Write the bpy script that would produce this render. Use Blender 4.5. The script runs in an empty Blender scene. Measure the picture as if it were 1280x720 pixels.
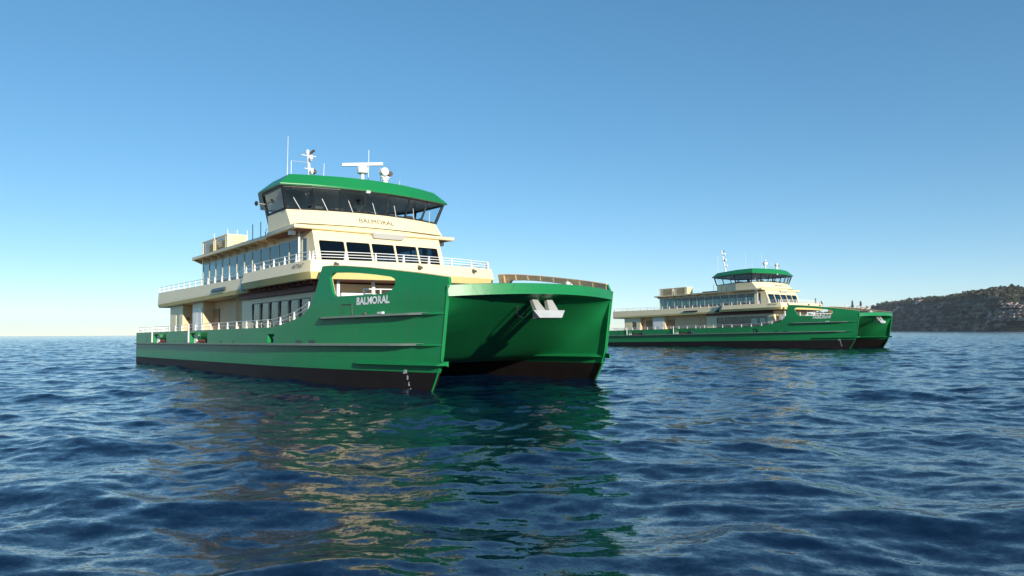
import bpy, bmesh, math, random
import numpy as np
from mathutils import Vector, Matrix, Euler
from mathutils.geometry import delaunay_2d_cdt

S = bpy.context.scene
COL = S.collection
R = math.radians

# ------------------------------------------------------------------ camera
EYE = 1.977
cd = bpy.data.cameras.new('camera')
cd.sensor_width = 36.0
cd.lens = 882.65 / 1280 * 36.0
cd.clip_start = 0.1
cd.clip_end = 60000
cam = bpy.data.objects.new('camera', cd)
COL.objects.link(cam)
cam.matrix_world = Matrix.Translation((0, 0, EYE)) @ Matrix.Rotation(math.pi / 2 + R(3.655), 4, 'X') @ Matrix.Rotation(-R(0.343), 4, 'Z')
S.camera = cam

# ------------------------------------------------------------------ light
SUN_EL, SUN_AZ = 16.5, 151.5            # azimuth clockwise from +Y
w = bpy.data.worlds.new('World')
S.world = w
w.use_nodes = True
wn, wl = w.node_tree.nodes, w.node_tree.links
bg = wn['Background']
sky = wn.new('ShaderNodeTexSky')
sky.sky_type = 'NISHITA'
sky.sun_disc = False
sky.sun_elevation = R(SUN_EL)
sky.sun_rotation = R(SUN_AZ)
sky.altitude = 0
sky.air_density = 0.68
sky.dust_density = 0.0
sky.ozone_density = 2.2
hsv = wn.new('ShaderNodeHueSaturation')
hsv.inputs['Saturation'].default_value = 1.38
hsv.inputs['Hue'].default_value = 0.492
gam = wn.new('ShaderNodeGamma')
gam.inputs['Gamma'].default_value = 0.70
wl.new(sky.outputs[0], gam.inputs[0])
wl.new(gam.outputs[0], hsv.inputs['Color'])
wl.new(hsv.outputs[0], bg.inputs[0])
bg.inputs[1].default_value = 0.15
sl = bpy.data.lights.new('sun', 'SUN')
sl.energy = 3.5
sl.angle = R(0.55)
sl.color = (1.0, 0.91, 0.77)
sun = bpy.data.objects.new('sun', sl)
COL.objects.link(sun)
sd = Vector((math.sin(R(SUN_AZ)) * math.cos(R(SUN_EL)), math.cos(R(SUN_AZ)) * math.cos(R(SUN_EL)), math.sin(R(SUN_EL))))
sun.rotation_euler = (-sd).to_track_quat('-Z', 'Y').to_euler()
sun.location = sd * 200
S.view_settings.view_transform = 'Standard'
S.view_settings.look = 'None'
S.view_settings.gamma = 1.0
S.view_settings.exposure = 0.78
S.view_settings.use_curve_mapping = False
S.render.engine = 'CYCLES'
S.cycles.max_bounces = 8
S.cycles.transparent_max_bounces = 24
S.cycles.caustics_reflective = False
S.cycles.caustics_refractive = False
S.cycles.sample_clamp_indirect = 6.0


# ------------------------------------------------------------------ materials
def mat_new(name):
    m = bpy.data.materials.new(name)
    m.use_nodes = True
    return m, m.node_tree.nodes, m.node_tree.links, m.node_tree.nodes['Principled BSDF']


def paint(name, col, rough=0.4, var=0.10, scale=0.6, spec=0.5, metal=0.0, streak=0.0, bump=0.0, coat=0.0, seams=0.0):
    """painted surface: object-space noise gives uneven tone, faint vertical weather streaks, plate dents"""
    m, n, l, b = mat_new(name)
    tc = n.new('ShaderNodeTexCoord')
    nz = n.new('ShaderNodeTexNoise')
    nz.inputs['Scale'].default_value = scale
    nz.inputs['Detail'].default_value = 6
    l.new(tc.outputs['Object'], nz.inputs['Vector'])
    mix = n.new('ShaderNodeMix')
    mix.data_type = 'RGBA'
    lo = [c * (1 - var * 1.6) for c in col]
    hi = [min(1, c * (1 + var)) for c in col]
    mix.inputs[6].default_value = (*lo, 1)
    mix.inputs[7].default_value = (*hi, 1)
    l.new(nz.outputs['Fac'], mix.inputs[0])
    out = mix.outputs[2]
    if seams:
        sm = n.new('ShaderNodeMapping')
        sm.inputs['Rotation'].default_value = (R(90), 0, 0)
        sm.inputs['Location'].default_value = (.4, 0, .35)
        l.new(tc.outputs['Object'], sm.inputs['Vector'])
        bk = n.new('ShaderNodeTexBrick')
        bk.offset = .37
        bk.inputs['Scale'].default_value = 1.0
        bk.inputs['Brick Width'].default_value = 3.1
        bk.inputs['Row Height'].default_value = 1.05
        bk.inputs['Mortar Size'].default_value = .012
        bk.inputs['Mortar Smooth'].default_value = .6
        l.new(sm.outputs[0], bk.inputs['Vector'])
        m3 = n.new('ShaderNodeMix')
        m3.data_type = 'RGBA'
        sc = n.new('ShaderNodeMath')
        sc.operation = 'MULTIPLY'
        sc.inputs[1].default_value = seams
        l.new(bk.outputs['Fac'], sc.inputs[0])
        l.new(sc.outputs[0], m3.inputs[0])
        l.new(out, m3.inputs[6])
        m3.inputs[7].default_value = (*[c * .5 for c in col], 1)
        out = m3.outputs[2]
    if streak:
        mp = n.new('ShaderNodeMapping')
        mp.inputs['Scale'].default_value = (3.0, 3.0, 0.16)
        l.new(tc.outputs['Object'], mp.inputs['Vector'])
        n2 = n.new('ShaderNodeTexNoise')
        n2.inputs['Scale'].default_value = 1.7
        n2.inputs['Detail'].default_value = 5
        l.new(mp.outputs[0], n2.inputs['Vector'])
        rp = n.new('ShaderNodeValToRGB')
        rp.color_ramp.elements[0].position = 0.52
        rp.color_ramp.elements[1].position = 0.80
        rp.color_ramp.elements[0].color = (0, 0, 0, 1)
        rp.color_ramp.elements[1].color = (streak, streak, streak, 1)
        l.new(n2.outputs['Fac'], rp.inputs[0])
        m2 = n.new('ShaderNodeMix')
        m2.data_type = 'RGBA'
        l.new(rp.outputs[0], m2.inputs[0])
        l.new(out, m2.inputs[6])
        g = sum(col) / 3
        m2.inputs[7].default_value = (g * .9 + .03, g * .85 + .03, g * .75 + .02, 1)
        out = m2.outputs[2]
    l.new(out, b.inputs['Base Color'])
    b.inputs['Roughness'].default_value = rough
    b.inputs['Metallic'].default_value = metal
    b.inputs['Specular IOR Level'].default_value = spec
    b.inputs['Coat Weight'].default_value = coat
    if bump:
        n3 = n.new('ShaderNodeTexNoise')
        n3.inputs['Scale'].default_value = 1.3
        n3.inputs['Detail'].default_value = 3
        l.new(tc.outputs['Object'], n3.inputs['Vector'])
        bp = n.new('ShaderNodeBump')
        bp.inputs['Strength'].default_value = bump
        bp.inputs['Distance'].default_value = 0.05
        l.new(n3.outputs['Fac'], bp.inputs['Height'])
        l.new(bp.outputs[0], b.inputs['Normal'])
    return m


def glass(name, tint, ior, refl=(1, 1, 1)):
    """thin tinted pane: mirror by Fresnel, otherwise tinted see-through"""
    m, n, l, b = mat_new(name)
    n.remove(b)
    fr = n.new('ShaderNodeFresnel')
    fr.inputs['IOR'].default_value = ior
    gl = n.new('ShaderNodeBsdfGlossy')
    gl.inputs['Roughness'].default_value = 0.01
    gl.inputs['Color'].default_value = (*refl, 1)
    tr = n.new('ShaderNodeBsdfTransparent')
    tr.inputs['Color'].default_value = (*tint, 1)
    mx = n.new('ShaderNodeMixShader')
    ge = n.new('ShaderNodeNewGeometry')
    fm_ = n.new('ShaderNodeMath')          # mirror only on the outward face of each pane
    fm_.operation = 'SUBTRACT'
    fm_.use_clamp = True
    l.new(fr.outputs[0], fm_.inputs[0])
    l.new(ge.outputs['Backfacing'], fm_.inputs[1])
    l.new(fm_.outputs[0], mx.inputs[0])
    l.new(tr.outputs[0], mx.inputs[1])
    l.new(gl.outputs[0], mx.inputs[2])
    # slight waviness of the panes
    tc = n.new('ShaderNodeTexCoord')
    nz = n.new('ShaderNodeTexNoise')
    nz.inputs['Scale'].default_value = 0.9
    l.new(tc.outputs['Object'], nz.inputs['Vector'])
    bp = n.new('ShaderNodeBump')
    bp.inputs['Strength'].default_value = 0.12
    bp.inputs['Distance'].default_value = 0.03
    l.new(nz.outputs['Fac'], bp.inputs['Height'])
    l.new(bp.outputs[0], gl.inputs['Normal'])
    l.new(mx.outputs[0], n['Material Output'].inputs['Surface'])
    return m


M = {}
M['green'] = paint('green_paint', (0.011, 0.230, 0.070), 0.36, 0.14, 0.30, spec=0.36, streak=0.09, bump=0.25, seams=0.35)
M['cream'] = paint('cream_paint', (0.85, 0.73, 0.465), 0.40, 0.05, 0.4, streak=0.10, bump=0.08, seams=0.12)
M['cream_in'] = paint('buff_paint', (0.80, 0.57, 0.33), 0.5, 0.10, 0.8, streak=0.15)
M['yellow'] = paint('yellow_band', (0.86, 0.70, 0.30), 0.45, 0.06, 0.6, streak=0.1)
M['white'] = paint('white_paint', (0.82, 0.82, 0.80), 0.35, 0.04, 1.0)
M['grey_rub'] = paint('grey_rubber', (0.21, 0.27, 0.23), 0.7, 0.18, 2.0, streak=0.3)
M['deckgrey'] = paint('deck_coating', (0.22, 0.23, 0.22), 0.8, 0.12, 2.0)
M['maroon'] = paint('maroon_ceiling', (0.22, 0.07, 0.055), 0.55, 0.15, 1.0)
M['bottom'] = paint('antifouling', (0.016, 0.0115, 0.011), 0.6, 0.35, 1.2, spec=0.2, streak=0.15)
M['dark'] = paint('dark_frame', (0.018, 0.022, 0.028), 0.35, 0.1, 1.0)
M['interior'] = paint('interior_panel', (0.50, 0.50, 0.48), 0.6, 0.1, 1.0)
M['interior_dark'] = paint('console_black', (0.06, 0.06, 0.065), 0.5, 0.1, 1.0)
M['seat'] = paint('seat_fabric', (0.06, 0.09, 0.22), 0.8, 0.15, 2.0)
M['wood'] = paint('brown_panel', (0.33, 0.20, 0.10), 0.5, 0.12, 1.0)
M['steel'] = paint('galvanised_steel', (0.55, 0.56, 0.55), 0.45, 0.15, 4.0, metal=0.3)
M['red'] = paint('red_rope', (0.16, 0.05, 0.04), 0.8, 0.2, 4.0)
M['lamp'] = paint('lamp_housing', (0.10, 0.085, 0.07), 0.5, 0.1, 3.0)
M['letter_dark'] = paint('dark_lettering', (0.09, 0.085, 0.08), 0.5, 0.05, 3.0)
M['letter_white'] = paint('white_lettering', (0.85, 0.86, 0.84), 0.4, 0.03, 3.0)
M['cage'] = paint('cage_slat', (0.55, 0.45, 0.27), 0.6, 0.2, 3.0)
M['redbox'] = paint('red_brown_locker', (0.20, 0.07, 0.05), 0.6, 0.2, 1.5)
M['glass_side'] = glass('side_glass', (0.42, 0.55, 0.58), 1.75, (0.80, 0.95, 1.0))
M['glass_front'] = glass('front_glass', (0.46, 0.47, 0.52), 1.55)
M['glass_wheel'] = glass('bridge_glass', (0.93, 0.97, 0.98), 1.5)


# ------------------------------------------------------------------ mesh helpers
class MB:
    def __init__(self):
        self.v, self.f = [], []

    def add(self, V, F):
        o = len(self.v)
        self.v += [tuple(p) for p in V]
        self.f += [tuple(i + o for i in f) for f in F]
        return self

    def box(self, x0, x1, y0, y1, z0, z1):
        V = [(x, y, z) for z in (z0, z1) for y in (y0, y1) for x in (x0, x1)]
        return self.add(V, [(0, 2, 3, 1), (4, 5, 7, 6), (0, 1, 5, 4), (2, 6, 7, 3), (0, 4, 6, 2), (1, 3, 7, 5)])

    def hexa(self, P):
        """eight corners: bottom four then top four, both in the same turn"""
        return self.add(P, [(3, 2, 1, 0), (4, 5, 6, 7), (0, 1, 5, 4), (1, 2, 6, 5), (2, 3, 7, 6), (3, 0, 4, 7)])

    def tube(self, pts, r, n=8, r1=None):
        pts = [Vector(p) for p in pts]
        k = len(pts)
        o = len(self.v)
        for i, p in enumerate(pts):
            d = (pts[min(i + 1, k - 1)] - pts[max(i - 1, 0)]).normalized()
            a = d.orthogonal().normalized() if abs(d.z) > 0.9 else d.cross(Vector((0, 0, 1))).normalized()
            b = d.cross(a)
            rr = r if r1 is None else r + (r1 - r) * i / (k - 1)
            for j in range(n):
                t = 2 * math.pi * j / n
                self.v.append(tuple(p + a * math.cos(t) * rr + b * math.sin(t) * rr))
        for i in range(k - 1):
            for j in range(n):
                self.f.append((o + i * n + j, o + i * n + (j + 1) % n, o + (i + 1) * n + (j + 1) % n, o + (i + 1) * n + j))
        self.f.append(tuple(o + j for j in range(n))[::-1])
        self.f.append(tuple(o + (k - 1) * n + j for j in range(n)))
        return self

    def lathe(self, c, prof, n=16, axis='Z'):
        """prof: list of (radius, height)"""
        o = len(self.v)
        for r, h in prof:
            for j in range(n):
                t = 2 * math.pi * j / n
                p = (r * math.cos(t), r * math.sin(t), h)
                if axis == 'X':
                    p = (h, p[0], p[1])
                elif axis == 'Y':
                    p = (p[0], h, p[1])
                self.v.append((c[0] + p[0], c[1] + p[1], c[2] + p[2]))
        for i in range(len(prof) - 1):
            for j in range(n):
                self.f.append((o + i * n + j, o + i * n + (j + 1) % n, o + (i + 1) * n + (j + 1) % n, o + (i + 1) * n + j))
        self.f.append(tuple(o + j for j in range(n))[::-1])
        self.f.append(tuple(o + (len(prof) - 1) * n + j for j in range(n)))
        return self

    def loops(self, L, close=True, cap0=False, cap1=False):
        """skin a list of point loops of equal length"""
        n = len(L[0])
        o = len(self.v)
        for lp in L:
            self.v += [tuple(p) for p in lp]
        for i in range(len(L) - 1):
            for j in range(n if close else n - 1):
                k = (j + 1) % n
                self.f.append((o + i * n + j, o + i * n + k, o + (i + 1) * n + k, o + (i + 1) * n + j))
        if cap0:
            self.f.append(tuple(o + j for j in range(n))[::-1])
        if cap1:
            self.f.append(tuple(o + (len(L) - 1) * n + j for j in range(n)))
        return self

    def pane(self, q, th):
        """flat plate: four (or more) corners thickened"""
        q = [Vector(p) for p in q]
        nrm = (q[1] - q[0]).cross(q[2] - q[0]).normalized() * th / 2
        n = len(q)
        V = [p - nrm for p in q] + [p + nrm for p in q]
        F = [tuple(range(n))[::-1], tuple(range(n, 2 * n))] + [(i, (i + 1) % n, n + (i + 1) % n, n + i) for i in range(n)]
        return self.add(V, F)

    def build(self, name, mat, parent=None, smooth=None, bevel=None, merge=False):
        me = bpy.data.meshes.new(name)
        me.from_pydata(self.v, [], self.f)
        bm = bmesh.new()
        bm.from_mesh(me)
        if merge:
            bmesh.ops.remove_doubles(bm, verts=bm.verts, dist=1e-4)
        bmesh.ops.recalc_face_normals(bm, faces=bm.faces)
        if bevel:
            es = [e for e in bm.edges if len(e.link_faces) == 2 and e.calc_face_angle(0) > 0.6]
            bmesh.ops.bevel(bm, geom=es, offset=bevel, segments=2, affect='EDGES', profile=0.6)
        bm.to_mesh(me)
        bm.free()
        if smooth is not None:
            me.shade_smooth()
            me.set_sharp_from_angle(angle=R(smooth))
        for m in (mat if isinstance(mat, (list, tuple)) else [mat]):
            me.materials.append(m)
        return link(name, me, parent)


def link(name, data, parent=None):
    o = bpy.data.objects.new(name, data)
    COL.objects.link(o)
    if parent:
        o.parent = parent
    return o


def tag(o, label=None, cat=None, group=None, kind=None):
    if label:
        o['label'] = label
    if cat:
        o['category'] = cat
    if group:
        o['group'] = group
    if kind:
        o['kind'] = kind
    return o


def inside(p, poly):
    x, y = p
    c = False
    j = len(poly) - 1
    for i in range(len(poly)):
        xi, yi = poly[i]
        xj, yj = poly[j]
        if (yi > y) != (yj > y) and x < (xj - xi) * (y - yi) / (yj - yi) + xi:
            c = not c
        j = i
    return c


def densify(poly, step):
    out = []
    for i, a in enumerate(poly):
        b = poly[(i + 1) % len(poly)]
        d = math.hypot(b[0] - a[0], b[1] - a[1])
        k = max(1, int(math.ceil(d / step)))
        for t in range(k):
            out.append((a[0] + (b[0] - a[0]) * t / k, a[1] + (b[1] - a[1]) * t / k))
    return out


def sheet(mb, outline, holes, fn, th, step=None, lines=()):
    """plate with openings: triangulated in (u,v), mapped by fn(u,v,depth), given thickness th"""
    loops = [densify(l, step) if step else list(l) for l in [outline] + list(holes)]
    pts, edges = [], []
    for lp in loops:
        o = len(pts)
        pts += lp
        edges += [(o + i, o + (i + 1) % len(lp)) for i in range(len(lp))]
    if step:
        us = [p[0] for p in loops[0]]
        vs = [p[1] for p in loops[0]]
        allp = np.array(pts)
        for u in np.arange(min(us) + step / 2, max(us), step):
            for v in list(np.arange(min(vs) + step / 2, max(vs), step)) + list(lines):
                if inside((u, v), loops[0]) and not any(inside((u, v), h) for h in loops[1:]):
                    if ((allp - (u, v)) ** 2).sum(1).min() > (step * .35) ** 2:
                        pts.append((float(u), float(v)))
    r = delaunay_2d_cdt([Vector(p) for p in pts], edges, [], 0, 1e-5)
    vv = [(p.x, p.y) for p in r[0]]
    tris = []
    for f in r[2]:
        c = (sum(vv[i][0] for i in f) / len(f), sum(vv[i][1] for i in f) / len(f))
        if inside(c, loops[0]) and not any(inside(c, h) for h in loops[1:]):
            tris.append(tuple(f))
    n = len(vv)
    V = [fn(u, v, 0) for u, v in vv] + [fn(u, v, th) for u, v in vv]
    F = list(tris) + [tuple(i + n for i in f[::-1]) for f in tris]
    cnt = {}
    for f in tris:
        for i in range(len(f)):
            e = (f[i], f[(i + 1) % len(f)])
            k = (min(e), max(e))
            cnt[k] = None if k in cnt else e
    for e in cnt.values():
        if e:
            F.append((e[1], e[0], e[0] + n, e[1] + n))
    mb.add(V, F)
    return mb


def rrect(x0, x1, y0, y1, r, n=4):
    out = []
    for cx, cy, a in ((x1 - r, y1 - r, 0), (x0 + r, y1 - r, 90), (x0 + r, y0 + r, 180), (x1 - r, y0 + r, 270)):
        for i in range(n + 1):
            t = R(a + 90 * i / n)
            out.append((cx + r * math.cos(t), cy + r * math.sin(t)))
    return out


def text_mesh(txt, height, fn, mat, name, parent, sx=1.0, bold=0.0, shear=0.0, align='LEFT', width=None):
    """lettering: flat text outlines mapped by fn(u,v)"""
    cu = bpy.data.curves.new(name, 'FONT')
    cu.body = txt
    cu.size = height / 0.72
    cu.align_x = align
    cu.offset = bold
    cu.shear = shear
    cu.resolution_u = 3
    ob = bpy.data.objects.new(name, cu)
    COL.objects.link(ob)
    dg = bpy.context.evaluated_depsgraph_get()
    me = bpy.data.meshes.new_from_object(ob.evaluated_get(dg))
    bpy.data.objects.remove(ob)
    bpy.data.curves.remove(cu)
    if width:
        xs_ = [v.co.x for v in me.vertices]
        sx = width / (max(xs_) - min(xs_))
    bm = bmesh.new()
    bm.from_mesh(me)
    bmesh.ops.triangulate(bm, faces=bm.faces)
    for v in bm.verts:
        v.co = fn(v.co.x * sx, v.co.y)
    bm.to_mesh(me)
    bm.free()
    me.materials.clear()
    me.materials.append(mat)
    me.name = name
    return link(name, me, parent)


# ------------------------------------------------------------------ the ferry (local: x forward from stern, y to port, z from waterline)
def xs(z):
    return float(np.interp(z, [-1.2, 0, .35, .65, 1, 3.29, 3.56, 5], [33.3, 34.05, 34.28, 34.44, 34.6, 35, 34.91, 34.4]))


def hully(x, z):
    X = x * 35 / xs(z)
    y = 4.9 - 1.16 * (max(0, X - 22) / 13) ** 2
    return y - max(0, z - 3.05) * .2


TOPLINE = [(0, 2.2), (23.6, 2.2), (24.2, 2.23), (24.8, 2.3), (25.7, 2.43), (26.4, 2.57), (26.85, 2.72), (27.11, 2.88), (27.28, 3.08), (27.43, 3.40),
           (27.56, 4.47), (28.2, 4.44), (29.13, 4.36), (30.69, 4.18), (32.09, 3.99), (33.36, 3.81), (34.14, 3.69), (34.9, 3.565)]
SLOT = [(28.28, 3.98), (28.36, 4.09), (28.52, 4.15), (29.3, 4.10), (30.27, 4.01), (31.3, 3.88), (32.1, 3.76), (32.32, 3.68), (32.42, 3.54),
        (32.38, 3.38), (32.2, 3.25), (31.9, 3.20), (30.8, 3.21), (29.6, 3.23), (28.95, 3.24), (28.75, 3.36), (28.52, 3.66)]
GATES = [(4.5, 7.5), (12.3, 15.3)]
Z_PAINT, Z_DECK = 0.61, 1.46


def stem_edge(z0, z1, n=8):
    return [(xs(z0 + (z1 - z0) * i / n), z0 + (z1 - z0) * i / n) for i in range(n + 1)]


FERRY = bpy.data.objects.new('ferry', None)
COL.objects.link(FERRY)


def bowx(y, z=3.0, bulge=0.85):
    return xs(z) + bulge * (1 - (y / 3.74) ** 2)


def make_hull():
    mb = MB()
    outline = [(0, Z_PAINT)] + [(x, Z_PAINT) for x in (8, 16, 24, 28, 31, 33)] + stem_edge(Z_PAINT, 3.29, 10) + TOPLINE[::-1]
    holes = [SLOT] + [rrect(a, b, 1.54, 2.06, .05, 2) for a, b in GATES] + [rrect(23.35, 24.05, 1.56, 1.92, .05, 2)]
    for s in (-1, 1):
        sheet(mb, outline, holes, lambda u, v, d, s=s: (u, s * (hully(u, v) - d), v), .10, 0.5, lines=(3.05,))
    # transom plates, one per demihull, and the stern bulwark
    for s in (-1, 1):
        mb.box(-.05, 0, min(s * 2.6, s * 4.9), max(s * 2.6, s * 4.9), Z_PAINT, 2.2)
    mb.box(-.05, .0, -2.6, 2.6, 1.2, 2.2)
    hull = mb.build('hull', M['green'], FERRY, smooth=14)

    # black antifouling below the paint line (outer side)
    mb = MB()
    low = [(0, -1.2), (33.3, -1.2)] + stem_edge(-1.2, Z_PAINT, 8)[1:] + [(33, Z_PAINT), (28, Z_PAINT), (16, Z_PAINT), (0, Z_PAINT)]
    for s in (-1, 1):
        sheet(mb, low, [], lambda u, v, d, s=s: (u, s * (hully(u, v) - d), v), .10, 0.8)
        mb.box(-.05, 0, min(s * 2.6, s * 4.9), max(s * 2.6, s * 4.9), -1.2, Z_PAINT - .002)
    mb.build('hull_bottom', M['bottom'], FERRY, smooth=14)

    # inner walls and arched tunnel roof between the hulls
    NA, NV = 46, 40
    top, bot = [], []
    for i in range(NA + 1):
        a = 34.0 * (i / NA) ** 1.8
        zr = float(np.interp(a, [0, .8, 1.6, 3, 4.6, 8, 12, 35], [2.97, 2.56, 2.15, 1.44, .63, .625, .62, .62]))
        yin = float(np.interp(a, [0, 9, 20, 35], [3.735, 3.22, 2.7, 2.6]))
        p = float(np.interp(a, [0, .6, 2.0, 5, 12], [.06, .34, .66, .80, .70]))
        row = []
        for j in range(NV + 1):
            t = math.pi * j / NV          # 0 port wall .. pi starboard wall
            c, s_ = math.cos(t), math.sin(t)
            y = yin * math.copysign(abs(c) ** p, c) if abs(c) > 1e-9 else 0.0
            z = Z_PAINT + (zr - Z_PAINT) * s_ ** p if s_ > 1e-9 else Z_PAINT
            camber = .08 * (1 - (y / 3.74) ** 2)
            f = max(0.0, 1 - a / 6)
            q = 1 - (y / 3.735) ** 2
            x = max(0.0, xs(z) + .85 * q * f - a - .30 * q * min(1, f))
            row.append((x, y, z + camber * f))
        top.append(row)
        for k, s in enumerate((1, -1)):
            pass
        bot.append([(max(0, xs(zz) - a), s * yin, zz) for s in (1, -1) for zz in (Z_PAINT - .001, .3, 0, -.5, -1.2)])
    MB().loops(top, close=False).build('tunnel', M['green'], FERRY, smooth=40)
    mb = MB()
    mb.loops([r[:5] for r in bot], close=False)
    mb.loops([r[5:] for r in bot], close=False)
    mb.build('tunnel_bottom', M['bottom'], FERRY, smooth=40)

    # bright lip across the bow
    mb = MB()
    N = 24
    loops = []
    for i in range(N + 1):
        y = -3.72 + 7.44 * i / N
        camb = .10 * (1 - (y / 3.74) ** 2)
        x = bowx(y) + .02
        loops.append([(x + .03, y, 2.97 + camb), (x - .01, y, 3.31 + camb), (x - .15, y, 3.33 + camb), (x - .42, y, 2.93 + camb)])
    mb.loops(loops, cap0=True, cap1=True)
    mb.build('bow_lip', M['green'], FERRY, smooth=20)
    # foredeck behind the lip
    mb = MB()
    rows = []
    for x in np.linspace(26.2, 35.6, 20):
        h = max(0.6, min(hully(min(x, 34.8), 2.9) - .12, 3.74 * math.sqrt(max(0.001, 1 - max(0, x - 35) / .86)) if x > 34.6 else 9))
        rows.append([(x, h * t, 3.03 + .08 * (1 - t * t)) for t in np.linspace(-1, 1, 9)])
    mb.loops(rows, close=False)
    mb.build('foredeck', M['deckgrey'], FERRY)

    # buff lining and ribs inside the bow bulwark, either side
    for s in (-1, 1):
        mb = MB()
        out = [(27.62, 2.95), (34.85, 2.95)] + [(xs(z) - .12, z) for z in (3.2, 3.4)] + [(x - .05, z - .015) for x, z in TOPLINE[:9:-1]]
        sheet(mb, out, [SLOT], lambda u, v, d, s=s: (u, s * (hully(u, v) - .105 - d), v), .02, 0.5)
        lin = mb.build('bulwark_lining', M['cream_in'], FERRY, smooth=14)
        lin['label'] = 'buff painted inner face of the bow bulwark'
        for x in (28.0, 28.9, 29.8, 30.7, 31.6, 32.55, 33.3, 34.1):
            zt = float(np.interp(x, [p[0] for p in TOPLINE], [p[1] for p in TOPLINE])) - .03
            segs = [(2.94, zt)]
            if 28.4 < x < 32.4:
                zz = [p for p in SLOT if abs(p[0] - x) < .9]
                hi = float(np.interp(x, [28.52, 29.3, 30.27, 31.3, 32.1, 32.4], [4.15, 4.10, 4.01, 3.88, 3.76, 3.6])) + .02
                segs = [(hi, zt), (2.94, 3.19)]
            for z0, z1 in segs:
                P = []
                for z in (z0, z1):
                    y = hully(x, z) - .125
                    P += [(x - .03, s * y, z), (x + .03, s * y, z), (x + .03, s * (y - .035), z), (x - .03, s * (y - .035), z)]
                MB().hexa(P).build('bulwark_rib', M['cream_in'], lin)
        # rolled top rail
        mr = MB()
        mr.tube([(x, s * (hully(x, z) - .10), z - .005) for x, z in TOPLINE[10:]], .035, 6)
        mr.build('bulwark_cap', M['cream_in'], lin, smooth=60)
    # white fairlead horns on the foredeck edge
    for s in (-1, 1):
        x = 32.75
        y = s * (hully(x, 3.4) - .42)
        mb = MB()
        mb.tube([(x, y, 2.95), (x, y, 3.72)], .085, 10)
        mb.tube([(x - .24, y, 3.62), (x + .22, y, 3.66)], .055, 8)
        mb.lathe((x, y, 3.72), [(.11, 0), (.11, .05), (.03, .09)], 10)
        mb.build('bollard', M['white'], FERRY, smooth=50)

    # rubbing strakes and spray rails
    def strake(x0, x1, z0, z1, depth, m, name, s, taper0=.3, taper1=.5, step=.5):
        loops = []
        xsn = list(np.arange(x0, x1, step)) + [x1]
        for x in xsn:
            d = depth * min(1, (x - x0) / taper0 + .05, (x1 - x) / taper1 + .05)
            zc = (z0 + z1) / 2
            y = hully(x, zc)
            loops.append([(x, s * (y - .03), z0), (x, s * (y + d), z0 + .03), (x, s * (y + d), z1 - .02), (x, s * (y - .03), z1)])
        MB().loops(loops, cap0=True, cap1=True).build(name, m, FERRY)
    for s in (-1, 1):
        strake(.02, 33.9, 1.43, 1.54, .24, M['grey_rub'], 'rubbing_strake', s, .2, 1.2)
        strake(33.2, 34.66, 1.42, 1.53, .17, M['green'], 'strake_tip', s, 1.0, .9, .15)
        strake(27.9, 34.15, 2.41, 2.52, .24, M['grey_rub'], 'rubbing_strake', s, .4, .9)
        strake(33.5, 34.85, 2.40, 2.51, .16, M['green'], 'strake_tip', s, .9, .8, .15)
        # spray rail with its spike ahead of the stem
        loops = []
        for x in list(np.arange(30.1, 34.4, .4)) + [34.5, 34.6, 34.85]:
            xx = min(x, 34.5)
            y = hully(xx, .88)
            d = .20 * min(1, (x - 30.1) / .5 + .05)
            if x > 34.55:
                d = .2 if x < 34.7 else .02
                y -= .05 if x > 34.7 else 0
            loops.append([(x, s * (y - .06), .80), (x, s * (y + d), .84), (x, s * (y + d), .86), (x, s * (y - .06), .97)])
        MB().loops(loops, cap0=True, cap1=True).build('spray_rail', M['green'], FERRY)
        # inner spray rail on the tunnel side
        loops = []
        for a in np.linspace(0.05, 6.2, 14):
            yin = float(np.interp(a, [0, 9], [3.735, 3.22]))
            x = xs(.9) - a
            d = .16 * min(1, a / .5 + .1, (6.2 - a) / .3 + .05)
            loops.append([(x, s * (yin + .05), .81), (x, s * (yin - d - .02), .84), (x, s * (yin - d - .02), .865), (x, s * (yin + .05), .985)])
        MB().loops(loops, cap0=True, cap1=True).build('spray_rail', M['green'], FERRY)
        # stem bar
        MB().tube([(xs(z) + .005, s * 3.74, z) for z in (-.4, 0, .35, .65, 1, 1.8, 2.6, 3.3)], .028, 6).build('stem_bar', M['green'], FERRY, smooth=60)

    # small hull fittings: fairlead slots, boarding hatch outline, vents
    for x, wdt, z, h in ((2.6, .22, 1.57, .09), (3.0, .0, 0, 0), (9.3, .22, 1.57, .09), (11.3, .22, 1.57, .09), (17.4, .24, 1.57, .08), (19.2, .24, 1.57, .08), (26.2, .62, 1.56, .10), (27.2, .62, 1.56, .10), (3.0, .10, 1.7, .33)):
        if wdt:
            for s in (-1, 1):
                y = hully(x, z) + .012
                MB().box(x - wdt / 2, x + wdt / 2, min(s * (y - .03), s * y), max(s * (y - .03), s * y), z, z + h).build('scupper', M['dark'], FERRY)
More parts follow.
